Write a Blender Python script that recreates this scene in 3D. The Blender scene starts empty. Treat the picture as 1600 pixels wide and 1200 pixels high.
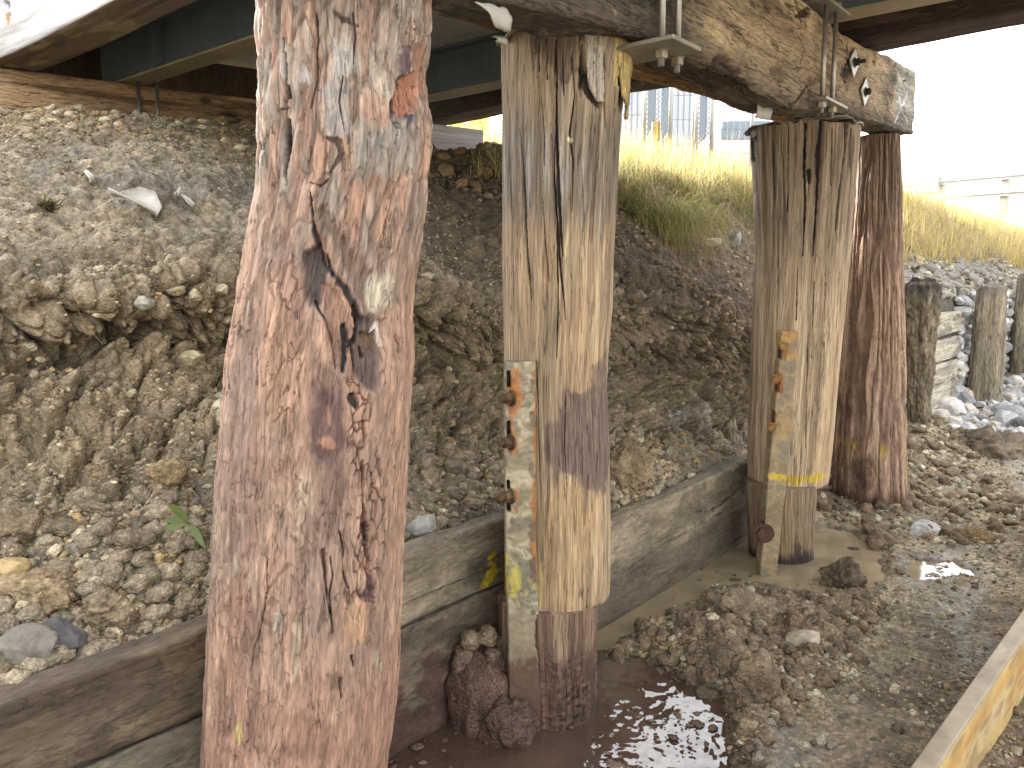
import bpy, math, time
import numpy as np
T0=time.time()
SC=bpy.context.scene
RNG=np.random.default_rng(7)
# ------------------------------------------------------------------ camera, world, sun, exposure
F=1250.; HOR=435.; CZ=1.5
PIT=math.atan2(600-HOR,F)
cam=bpy.data.objects.new('camera',bpy.data.cameras.new('camera'))
SC.collection.objects.link(cam)
cam.location=(0,0,CZ); cam.rotation_euler=(math.pi/2-PIT,0,0)
cam.data.sensor_width=36; cam.data.sensor_fit='HORIZONTAL'; cam.data.lens=F*36/1600
cam.data.clip_start=.05; cam.data.clip_end=3000
SC.camera=cam
TH=math.atan2(1840-800,F*math.cos(PIT)+(600-HOR)*math.sin(PIT))
UX,UY=math.sin(TH),math.cos(TH); VXX,VYY=-math.cos(TH),math.sin(TH)
SUN_EL=math.radians(25)
sd=np.array([VXX+.25*UX,VYY+.25*UY]); sd/=np.linalg.norm(sd)       # horizontal direction towards the sun
world=bpy.data.worlds.new("World"); SC.world=world; world.use_nodes=True
wn=world.node_tree; bg=wn.nodes['Background']
sky=wn.nodes.new('ShaderNodeTexSky'); sky.sky_type='NISHITA'; sky.sun_disc=False
sky.sun_elevation=SUN_EL; sky.sun_rotation=math.atan2(sd[0],sd[1])
sky.air_density=1.0; sky.dust_density=4.0; sky.ozone_density=1.0
hs=wn.nodes.new('ShaderNodeHueSaturation'); hs.inputs['Saturation'].default_value=.08
wn.links.new(sky.outputs[0],hs.inputs['Color']); wn.links.new(hs.outputs[0],bg.inputs[0]); bg.inputs[1].default_value=.15
sl=bpy.data.lights.new('sun','SUN'); sl.energy=3.0; sl.angle=math.radians(.5); sl.color=(1,.95,.86)
so=bpy.data.objects.new('sun',sl); SC.collection.objects.link(so)
so.rotation_euler=(math.pi/2-SUN_EL,0,math.atan2(sd[1],sd[0])+math.pi/2)
SC.view_settings.view_transform='Standard'; SC.view_settings.look='None'
SC.view_settings.exposure=2.86; SC.view_settings.gamma=1
# ------------------------------------------------------------------ geometry helpers
def ray(px,py):
    cx,cy=(px-800)/F,(600-py)/F
    return np.array([cx,math.cos(PIT)+cy*math.sin(PIT),-math.sin(PIT)+cy*math.cos(PIT)])
def hz(px,py,z=0.):
    d=ray(px,py); t=(z-CZ)/d[2]; return np.array([d[0]*t,d[1]*t,z])
def hv(px,py,v):
    d=ray(px,py); t=v/(d[0]*VXX+d[1]*VYY); return np.array([d[0]*t,d[1]*t,CZ+d[2]*t])
def toU(P): return P[...,0]*UX+P[...,1]*UY
def toV(P): return P[...,0]*VXX+P[...,1]*VYY
def W(u,v,z): 
    u,v,z=np.broadcast_arrays(np.asarray(u,float),v,z)
    return np.stack([u*UX+v*VXX,u*UY+v*VYY,z],-1)
def huz(px,py,v):
    P=hv(px,py,v); return float(toU(P)),float(P[2])
def proj(P):
    x=P[...,0]; y=P[...,1]; z=P[...,2]-CZ
    d=y*math.cos(PIT)-z*math.sin(PIT); up=y*math.sin(PIT)+z*math.cos(PIT)
    d=np.where(d<.05,.05,d)
    return 800+F*x/d,600-F*up/d
def lin(c):
    c=np.asarray(c,float)/255.
    return np.where(c<=.04045,c/12.92,((c+.055)/1.055)**2.4)
KA=.78
def C(r,g,b,k=1.): return lin((r,g,b))*KA*k
# ------------------------------------------------------------------ noise
def _h(ix,iy,iz,s):
    n=ix*np.uint32(374761393)+iy*np.uint32(668265263)+iz*np.uint32(2147483647)+np.uint32((s*1274126177)&0xffffffff)
    n=(n^(n>>np.uint32(13)))*np.uint32(1274126177)
    n=(n^(n>>np.uint32(16)))*np.uint32(2246822519)
    return ((n^(n>>np.uint32(15)))&np.uint32(0xffffff)).astype(np.float32)/np.float32(16777215)
def vnoise(x,y,z,s=0):
    x,y,z=np.broadcast_arrays(np.asarray(x,np.float32),np.asarray(y,np.float32),np.asarray(z,np.float32))
    fx,fy,fz=np.floor(x),np.floor(y),np.floor(z)
    tx,ty,tz=x-fx,y-fy,z-fz
    tx=tx*tx*(3-2*tx); ty=ty*ty*(3-2*ty); tz=tz*tz*(3-2*tz)
    ix,iy,iz=[a.astype(np.int64).astype(np.uint32) for a in (fx,fy,fz)]
    o=np.uint32(1); r=None
    def lerp(a,b,t): return a+(b-a)*t
    c=[[lerp(_h(ix,iy+j*o,iz+k*o,s),_h(ix+o,iy+j*o,iz+k*o,s),tx) for j in (np.uint32(0),o)] for k in (np.uint32(0),o)]
    return lerp(lerp(c[0][0],c[0][1],ty),lerp(c[1][0],c[1][1],ty),tz)
def fbm(x,y,z,o=4,s=0,g=.5,l=2.03):
    a=1.;t=0.;r=0.
    for i in range(o):
        r=r+a*(vnoise(x,y,z,s+i*17)*2-1); t+=a; a*=g; x=x*l+3.1; y=y*l+7.7; z=z*l+1.3
    return r/t*1.6
def worley(x,y,z,s=0):
    x,y,z=[np.asarray(a,np.float32) for a in np.broadcast_arrays(x,y,z)]
    bx,by,bz=np.floor(x),np.floor(y),np.floor(z)
    f1=np.full(x.shape,9.,np.float32); f2=f1.copy(); idr=np.zeros(x.shape,np.float32)
    for i in(-1,0,1):
        for j in(-1,0,1):
            for k in(-1,0,1):
                cx,cy,cz=bx+i,by+j,bz+k
                ix,iy,iz=[a.astype(np.int64).astype(np.uint32) for a in(cx,cy,cz)]
                h=_h(ix,iy,iz,s)
                d=(cx+h-x)**2+(cy+_h(ix,iy,iz,s+5)-y)**2+(cz+_h(ix,iy,iz,s+9)-z)**2
                m=d<f1
                f2=np.where(m,f1,np.minimum(f2,d)); idr=np.where(m,h,idr); f1=np.where(m,d,f1)
    return np.sqrt(f1),np.sqrt(f2),idr
def ss(a,b,x):
    t=np.clip((x-a)/(b-a),0,1); return t*t*(3-2*t)
def mix(a,b,t): return a+(b-a)*t
def gsmooth(a,n):
    if n<1: return a
    k=np.exp(-np.linspace(-2,2,2*n+1)**2); k/=k.sum()
    return np.convolve(np.pad(a,n,mode='edge'),k,'valid')
def seg_dist(X,Y,pts,w=None):
    """distance to a polyline; with per-point widths returns distance/width"""
    best=np.full(X.shape,1e9)
    for i in range(len(pts)-1):
        ax,ay=pts[i]; bx,by=pts[i+1]; dx,dy=bx-ax,by-ay
        t=np.clip(((X-ax)*dx+(Y-ay)*dy)/max(dx*dx+dy*dy,1e-12),0,1)
        d=np.hypot(X-ax-t*dx,Y-ay-t*dy)
        if w is not None: d=d/(w[i]+(w[i+1]-w[i])*t)
        best=np.minimum(best,d)
    return best
def poly_sd(X,Y,pts):
    ins=np.zeros(X.shape,bool); n=len(pts)
    for i in range(n):
        (ax,ay),(bx,by)=pts[i],pts[(i+1)%n]
        if ay==by: continue
        c=((ay>Y)!=(by>Y))&(X<(bx-ax)*(Y-ay)/(by-ay)+ax); ins^=c
    d=seg_dist(X,Y,list(pts)+[pts[0]])
    return np.where(ins,-d,d)
# ------------------------------------------------------------------ materials
MATS={}
def nd(nt,t,**k):
    n=nt.nodes.new(t)
    for a,b in k.items(): setattr(n,a,b)
    return n
def surf_mat(name,gscale=(60,60,60),amt=.35,bump=.4,bdist=.004,peb=0.,pebscale=70.,spec=.35,metal=0.,cracks=0.,transl=0.,detail=8,amt2=.2,g2=None,coat=0.):
    """weathered surface: colour and roughness come from the mesh attribute, fine grain from noise in the piece's own grain coordinates"""
    m=bpy.data.materials.new(name); m.use_nodes=True; nt=m.node_tree; L=nt.links.new
    bs=nt.nodes['Principled BSDF']; out=nt.nodes['Material Output']
    at=nd(nt,'ShaderNodeAttribute',attribute_name='Col'); gc=nd(nt,'ShaderNodeAttribute',attribute_name='gc')
    mp=nd(nt,'ShaderNodeMapping'); mp.inputs['Scale'].default_value=gscale; L(gc.outputs['Vector'],mp.inputs['Vector'])
    n1=nd(nt,'ShaderNodeTexNoise'); n1.inputs['Scale'].default_value=1; n1.inputs['Detail'].default_value=detail; n1.inputs['Roughness'].default_value=.62
    L(mp.outputs[0],n1.inputs['Vector'])
    mr=nd(nt,'ShaderNodeMapRange'); mr.inputs['From Min'].default_value=.3; mr.inputs['From Max'].default_value=.7
    mr.inputs['To Min'].default_value=1-amt; mr.inputs['To Max'].default_value=1+amt; L(n1.outputs['Fac'],mr.inputs['Value'])
    mp2=nd(nt,'ShaderNodeMapping'); s2=g2 or tuple(.13*x for x in gscale); mp2.inputs['Scale'].default_value=s2; L(gc.outputs['Vector'],mp2.inputs['Vector'])
    n2=nd(nt,'ShaderNodeTexNoise'); n2.inputs['Scale'].default_value=1; n2.inputs['Detail'].default_value=4; L(mp2.outputs[0],n2.inputs['Vector'])
    mr2=nd(nt,'ShaderNodeMapRange'); mr2.inputs['From Min'].default_value=.3; mr2.inputs['From Max'].default_value=.7
    mr2.inputs['To Min'].default_value=1-amt2; mr2.inputs['To Max'].default_value=1+amt2; L(n2.outputs['Fac'],mr2.inputs['Value'])
    mu=nd(nt,'ShaderNodeMath',operation='MULTIPLY'); L(mr.outputs[0],mu.inputs[0]); L(mr2.outputs[0],mu.inputs[1])
    fac=mu.outputs[0]; hgt=n1.outputs['Fac']
    if peb>0:
        vo=nd(nt,'ShaderNodeTexVoronoi'); vo.inputs['Scale'].default_value=pebscale; L(gc.outputs['Vector'],vo.inputs['Vector'])
        sep=nd(nt,'ShaderNodeSeparateColor'); L(vo.outputs['Color'],sep.inputs[0])
        pw=nd(nt,'ShaderNodeMath',operation='POWER'); L(sep.outputs[0],pw.inputs[0]); pw.inputs[1].default_value=2.2
        mr3=nd(nt,'ShaderNodeMapRange'); mr3.inputs['To Min'].default_value=1-peb*.55; mr3.inputs['To Max'].default_value=1+peb*1.1; L(pw.outputs[0],mr3.inputs['Value'])
        mu2=nd(nt,'ShaderNodeMath',operation='MULTIPLY'); L(fac,mu2.inputs[0]); L(mr3.outputs[0],mu2.inputs[1]); fac=mu2.outputs[0]
        sb=nd(nt,'ShaderNodeMath',operation='MULTIPLY_ADD'); L(vo.outputs['Distance'],sb.inputs[0]); sb.inputs[1].default_value=-.9; L(n1.outputs['Fac'],sb.inputs[2]); hgt=sb.outputs[0]
    for q_,fm,k_ in((.5,.022,cracks),(.17,.012,cracks*.9)) if cracks>0 else ():
        mp4=nd(nt,'ShaderNodeMapping'); mp4.inputs['Scale'].default_value=tuple(q_*x for x in gscale); mp4.inputs['Location'].default_value=(q_*9,q_*4,1); L(gc.outputs['Vector'],mp4.inputs['Vector'])
        n4=nd(nt,'ShaderNodeTexNoise'); n4.inputs['Scale'].default_value=1; n4.inputs['Detail'].default_value=4; n4.inputs['Distortion'].default_value=.5; L(mp4.outputs[0],n4.inputs['Vector'])
        sb4=nd(nt,'ShaderNodeMath',operation='SUBTRACT'); L(n4.outputs['Fac'],sb4.inputs[0]); sb4.inputs[1].default_value=.5
        ab=nd(nt,'ShaderNodeMath',operation='ABSOLUTE'); L(sb4.outputs[0],ab.inputs[0])
        n5=nd(nt,'ShaderNodeTexNoise'); n5.inputs['Scale'].default_value=.6; n5.inputs['Detail'].default_value=2; L(mp4.outputs[0],n5.inputs['Vector'])
        gt=nd(nt,'ShaderNodeMapRange'); gt.inputs['From Min'].default_value=.42; gt.inputs['From Max'].default_value=.58; gt.inputs['To Min'].default_value=0; gt.inputs['To Max'].default_value=k_; L(n5.outputs['Fac'],gt.inputs['Value'])
        mr4=nd(nt,'ShaderNodeMapRange'); mr4.inputs['From Min'].default_value=0; mr4.inputs['From Max'].default_value=fm; mr4.inputs['To Min'].default_value=1; mr4.inputs['To Max'].default_value=0; L(ab.outputs[0],mr4.inputs['Value'])
        cm=nd(nt,'ShaderNodeMath',operation='MULTIPLY'); L(mr4.outputs[0],cm.inputs[0]); L(gt.outputs[0],cm.inputs[1])
        iv=nd(nt,'ShaderNodeMath',operation='SUBTRACT'); iv.inputs[0].default_value=1; L(cm.outputs[0],iv.inputs[1])
        mu4=nd(nt,'ShaderNodeMath',operation='MULTIPLY'); L(fac,mu4.inputs[0]); L(iv.outputs[0],mu4.inputs[1]); fac=mu4.outputs[0]
        ad4=nd(nt,'ShaderNodeMath',operation='ADD'); L(hgt,ad4.inputs[0]); L(iv.outputs[0],ad4.inputs[1]); hgt=ad4.outputs[0]
    vm=nd(nt,'ShaderNodeVectorMath',operation='SCALE'); L(at.outputs['Color'],vm.inputs[0]); L(fac,vm.inputs['Scale'])
    L(vm.outputs[0],bs.inputs['Base Color']); L(at.outputs['Alpha'],bs.inputs['Roughness'])
    bs.inputs['Specular IOR Level'].default_value=spec; bs.inputs['Metallic'].default_value=metal
    bs.inputs['Coat Weight'].default_value=coat
    if bump>0:
        bp=nd(nt,'ShaderNodeBump'); bp.inputs['Strength'].default_value=bump; bp.inputs['Distance'].default_value=bdist
        L(hgt,bp.inputs['Height']); L(bp.outputs[0],bs.inputs['Normal'])
    if transl>0:
        tr=nd(nt,'ShaderNodeBsdfTranslucent'); L(vm.outputs[0],tr.inputs['Color'])
        mx=nd(nt,'ShaderNodeMixShader'); mx.inputs[0].default_value=transl; L(bs.outputs[0],mx.inputs[1]); L(tr.outputs[0],mx.inputs[2]); L(mx.outputs[0],out.inputs['Surface'])
    MATS[name]=m; return m
M_bark=surf_mat('red bark wood',(150,150,26),.38,.6,.006,cracks=.6,amt2=.18,detail=10,g2=(40,40,9))
M_wood=surf_mat('weathered wood',(170,170,8),.46,.8,.005,cracks=.65,amt2=.24,detail=10,g2=(55,55,3))
M_rough=surf_mat('rough timber',(110,110,16),.5,.9,.008,cracks=.75,amt2=.28,detail=10)
M_board=surf_mat('muddy board',(80,80,26),.34,.7,.006,cracks=.35,amt2=.3,detail=10,g2=(14,14,5))
M_smooth=surf_mat('sawn timber',(140,140,6),.22,.25,.002,amt2=.15)
M_soil=surf_mat('gravelly soil',(60,60,60),.34,.7,.007,peb=.28,pebscale=130,amt2=.3,g2=(13,13,13),detail=10)
M_mud=surf_mat('mud',(60,60,60),.3,.8,.007,peb=.45,pebscale=70,amt2=.25,g2=(7,7,7),spec=.45)
M_rock=surf_mat('stone',(45,45,45),.3,.6,.004,amt2=.22,g2=(9,9,9))
M_clod=surf_mat('earth clod',(70,70,70),.34,.9,.006,amt2=.22,peb=.3,pebscale=120)
M_steel=surf_mat('galvanised steel',(40,40,40),.16,.15,.001,spec=.5,metal=.75,amt2=.12)
M_paint=surf_mat('painted steel',(25,25,25),.15,.2,.001,spec=.4,amt2=.15)
M_rust=surf_mat('rusty steel',(70,70,70),.35,.5,.002,spec=.3,metal=.3,amt2=.3)
M_strap=surf_mat('scoured steel strap',(60,60,60),.14,.2,.001,spec=.45,metal=.15,amt2=.12)
M_plain=surf_mat('plain painted sheet',(10,10,10),.06,.05,.001,amt2=.05)
M_grass=surf_mat('grass blades',(30,30,30),.15,0,transl=.55,spec=.2,detail=2)
M_leaf=surf_mat('leaf',(40,40,40),.12,0,transl=.3,detail=2)
def water_mat(name,col,rough,bstr,bscale,murk=1.,foam=None):
    m=bpy.data.materials.new(name); m.use_nodes=True; nt=m.node_tree; L=nt.links.new; bs=nt.nodes['Principled BSDF']
    tc=nd(nt,'ShaderNodeAttribute',attribute_name='gc')
    n=nd(nt,'ShaderNodeTexNoise'); n.inputs['Scale'].default_value=bscale; n.inputs['Detail'].default_value=5; L(tc.outputs['Vector'],n.inputs['Vector'])
    n2=nd(nt,'ShaderNodeTexNoise'); n2.inputs['Scale'].default_value=6; n2.inputs['Detail'].default_value=6; L(tc.outputs['Vector'],n2.inputs['Vector'])
    mr=nd(nt,'ShaderNodeMapRange'); mr.inputs['From Min'].default_value=.3; mr.inputs['From Max'].default_value=.7; mr.inputs['To Min'].default_value=.75; mr.inputs['To Max'].default_value=1.25; L(n2.outputs['Fac'],mr.inputs['Value'])
    vm=nd(nt,'ShaderNodeVectorMath',operation='SCALE'); vm.inputs[0].default_value=col; L(mr.outputs[0],vm.inputs['Scale']); L(vm.outputs[0],bs.inputs['Base Color'])
    bs.inputs['Roughness'].default_value=rough; bs.inputs['IOR'].default_value=1.45; bs.inputs['Specular IOR Level'].default_value=.8
    bs.inputs['Coat Weight'].default_value=.6; bs.inputs['Coat Roughness'].default_value=.03
    bp=nd(nt,'ShaderNodeBump'); bp.inputs['Strength'].default_value=bstr; bp.inputs['Distance'].default_value=.003; L(n.outputs['Fac'],bp.inputs['Height'])
    L(bp.outputs[0],bs.inputs['Normal']); L(bp.outputs[0],bs.inputs['Coat Normal'])
    return m
M_olive=water_mat('silty water',tuple(C(170,155,124)),.08,.05,30)
M_brownw=water_mat('red brown slurry',tuple(C(96,77,66)),.04,.13,14)
M_glass=bpy.data.materials.new('dark glass'); M_glass.use_nodes=True
_b=M_glass.node_tree.nodes['Principled BSDF']; _b.inputs['Base Color'].default_value=(*C(120,136,152),1); _b.inputs['Roughness'].default_value=.08
# ------------------------------------------------------------------ object helpers
def wloc(o):
    p=np.zeros(3)
    while o is not None: p+=np.array(o.location); o=o.parent
    return p
def tag(o,label=None,cat=None,group=None,kind=None):
    if label: o['label']=label
    if cat: o['category']=cat
    if group: o['group']=group
    if kind: o['kind']=kind
    return o
def empty(name,loc,label=None,cat=None,group=None):
    o=bpy.data.objects.new(name,None); SC.collection.objects.link(o); o.location=[float(a) for a in loc]; o.empty_display_size=.1
    return tag(o,label,cat,group)
def mk(name,V,faces,mat,parent=None,col=None,gc=None,loc=None,smooth=True):
    """V n x 3 world coordinates; faces: list of int arrays (m x 3 / m x 4)"""
    V=np.asarray(V,np.float64)
    base=wloc(parent) if parent is not None else np.zeros(3)
    l=np.array(loc,float) if loc is not None else (base if parent is not None else V.mean(0)*np.array([1,1,0])+np.array([0,0,V[:,2].min()]))
    if isinstance(faces,np.ndarray): faces=[faces]
    faces=[np.asarray(f,np.int32) for f in faces if len(f)]
    me=bpy.data.meshes.new(name)
    me.vertices.add(len(V)); me.vertices.foreach_set('co',(V-l).astype(np.float32).ravel())
    lp=np.concatenate([f.ravel() for f in faces]); tot=np.concatenate([np.full(len(f),f.shape[1],np.int32) for f in faces])
    st=np.concatenate([[0],np.cumsum(tot)[:-1]]).astype(np.int32)
    me.loops.add(len(lp)); me.loops.foreach_set('vertex_index',lp)
    me.polygons.add(len(tot)); me.polygons.foreach_set('loop_start',st); me.polygons.foreach_set('loop_total',tot)
    me.polygons.foreach_set('use_smooth',np.full(len(tot),bool(smooth)) if np.ndim(smooth)==0 else np.asarray(smooth,bool))
    me.update(calc_edges=True); me.validate(clean_customdata=False)
    if col is None: col=(.5,.5,.5,.7)
    col=np.asarray(col,np.float32)
    if col.ndim==1: col=np.broadcast_to(col if len(col)==4 else np.append(col,.75),(len(V),4))
    a=me.attributes.new('Col','FLOAT_COLOR','POINT'); a.data.foreach_set('color',np.ascontiguousarray(col,np.float32).ravel())
    g=V if gc is None else gc
    a=me.attributes.new('gc','FLOAT_VECTOR','POINT'); a.data.foreach_set('vector',np.ascontiguousarray(g,np.float32).ravel())
    me.materials.append(mat)
    o=bpy.data.objects.new(name,me); SC.collection.objects.link(o)
    o.location=[float(t) for t in (l-base)]
    if parent is not None: o.parent=parent
    return o
def grid_faces(n,m,wrap=False):
    i=np.arange(n-1)[:,None]*m; j=np.arange(m if wrap else m-1)[None]
    j2=(j+1)%m
    return np.stack([i+j,i+j2,i+m+j2,i+m+j],-1).reshape(-1,4)
class MB:
    """collects boxes, bars and tubes of one part"""
    def __init__(s): s.V=[];s.Q=[];s.Tr=[];s.G=[];s.n=0
    def add(s,V,Q=None,Tr=None,G=None):
        V=np.asarray(V,float); s.V.append(V); s.G.append(V if G is None else G)
        if Q is not None and len(Q): s.Q.append(np.asarray(Q)+s.n)
        if Tr is not None and len(Tr): s.Tr.append(np.asarray(Tr)+s.n)
        s.n+=len(V)
    def box(s,c,ax,h,bev=.0):
        """centre, three unit axes, half sizes; chamfered along the edges"""
        c=np.asarray(c,float); ax=np.asarray(ax,float); h=np.asarray(h,float)
        b=min(bev,.45*h.min()) if bev>0 else 0
        if b<=0:
            s8=np.array([[x,y,z] for x in(-1,1) for y in(-1,1) for z in(-1,1)])*h
            s.add(c+s8@ax,[[0,1,3,2],[4,6,7,5],[0,4,5,1],[2,3,7,6],[0,2,6,4],[1,5,7,3]],G=s8[:,[1,2,0]]); return
        pr=[]
        for z in(-1,1):
            for q in(0,1):
                zz=z*(h[2]-b) if (q==(0 if z==1 else 1)) else z*h[2]
                ins=0 if (q==(0 if z==1 else 1)) else b
                X,Y=h[0]-ins,h[1]-ins
                pr.append([[X,-Y+b,zz],[X,Y-b,zz],[X-b,Y,zz],[-X+b,Y,zz],[-X,Y-b,zz],[-X,-Y+b,zz],[-X+b,-Y,zz],[X-b,-Y,zz]])
        P=np.array(pr).reshape(-1,3)
        Q=grid_faces(4,8,True)
        s.add(c+P@ax,Q,G=P)
        a=s.n-32
        s.Q+= [np.array([[a+0,a+7,a+6,a+1],[a+1,a+6,a+5,a+2],[a+2,a+5,a+4,a+3]])]
        a=s.n-8
        s.Q+= [np.array([[a+0,a+1,a+6,a+7],[a+1,a+2,a+5,a+6],[a+2,a+3,a+4,a+5]])]
    def cyl(s,p0,p1,r,n=12,r1=None):
        p0=np.asarray(p0,float); p1=np.asarray(p1,float); d=p1-p0; L=np.linalg.norm(d); d/=L
        a=np.cross(d,[0,0,1.] if abs(d[2])<.9 else [1.,0,0]); a/=np.linalg.norm(a); b=np.cross(d,a)
        t=np.arange(n)*2*np.pi/n; r1=r if r1 is None else r1
        c=np.cos(t)[:,None]*a+np.sin(t)[:,None]*b
        V=np.concatenate([p0+c*r,p1+c*r1,[p0],[p1]])
        k=np.arange(n); k2=(k+1)%n
        s.add(V,np.stack([k,k2,n+k2,n+k],-1),np.concatenate([np.stack([k2,k,np.full(n,2*n)],-1),np.stack([n+k,n+k2,np.full(n,2*n+1)],-1)]))
    def tube(s,pts,r,n=6):
        pts=np.asarray(pts,float); m=len(pts); r=np.broadcast_to(r,(m,))
        d=np.gradient(pts,axis=0); d/=np.linalg.norm(d,axis=1)[:,None]+1e-9
        a=np.cross(d,[.12,.31,.94]); a/=np.linalg.norm(a,axis=1)[:,None]+1e-9; b=np.cross(d,a)
        t=np.arange(n)*2*np.pi/n
        V=pts[:,None]+(np.cos(t)[None,:,None]*a[:,None]+np.sin(t)[None,:,None]*b[:,None])*r[:,None,None]
        s.add(V.reshape(-1,3),grid_faces(m,n,True))
    def build(s,name,mat,parent=None,col=None,loc=None,smooth=False):
        return mk(name,np.concatenate(s.V),(s.Q and [np.concatenate(s.Q)] or [])+(s.Tr and [np.concatenate(s.Tr)] or []),mat,parent,col,np.concatenate(s.G),loc,smooth)
AX_UVZ=np.array([[UX,UY,0],[VXX,VYY,0],[0,0,1.]])
# ------------------------------------------------------------------ painted, displaced grids
class Painter:
    def setup(s,A,B,G,seed):
        s.A,s.B,s.G=A,B,G; s.col=np.zeros(A.shape+(4,)); s.disp=np.zeros(A.shape)
        x,y,z=G[...,0],G[...,1],G[...,2]
        s.N=fbm(x*30,y*30,z*7,4,seed); s.Nf=fbm(x*90,y*90,z*40,3,seed+50)
    def sc(s,px,py): return 1.
    def _put(s,m,col,depth,rough):
        m=m*s.front
        if col is not None:
            s.col[...,:3]=mix(s.col[...,:3],np.asarray(col)*(1+.22*s.Nf[...,None]),m[...,None])
            if rough is not None: s.col[...,3]=mix(s.col[...,3],rough,m)
        s.disp-=depth*m
    def stroke(s,pts,w,col=None,depth=0.,noise=.5,soft=.5,a=1.,rough=None):
        P=[s.loc(*p) for p in pts]; k=s.pxm(*pts[0]); w=np.broadcast_to(np.asarray(w,float),(len(pts),))*k*.5
        d=seg_dist(s.A,s.B,P,w)+noise*(1.1*s.N+.9*s.Nf)
        s._put(ss(1+soft*.5,1-soft,d)*a,col,depth,rough)
    def poly(s,pts,col=None,depth=0.,noise=6,soft=5,a=1.,rough=None):
        P=[s.loc(*p) for p in pts]; k=s.pxm(*pts[0])
        d=poly_sd(s.A,s.B,P)/k+noise*(s.N+.6*s.Nf)
        s._put(ss(soft,-soft,d)*a,col,depth,rough)
def front_z(px,py,cx,cy,r):
    d=ray(px,py); return CZ+d[2]/math.hypot(d[0],d[1])*(math.hypot(cx,cy)-r)
def _crackle(s,pts,col,depth,sc=(40,40,22),w=.16,noise=8,soft=6,a=1.,seed=3):
    P=[s.loc(*p) for p in pts]; k=s.pxm(*pts[0]); d=poly_sd(s.A,s.B,P)/k+noise*(s.N+.6*s.Nf); m=ss(soft,-soft,d)
    x,y,z=s.G[...,0],s.G[...,1],s.G[...,2]; q=.35*fbm(x*40,y*40,z*20,3,seed); f1,f2,i=worley(x*sc[0]+q,y*sc[1]+q,z*sc[2]+q,seed)
    c=ss(w,w*.2,f2-f1)*ss(.25,.5,vnoise(x*22,y*22,z*14,seed+4)); s._put(m*c*a,col,depth,None); s.disp+=m*.004*(i-.5); s.col[...,:3]*=(1+.3*m*(i-.5))[...,None]
Painter.crackle=_crackle
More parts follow.
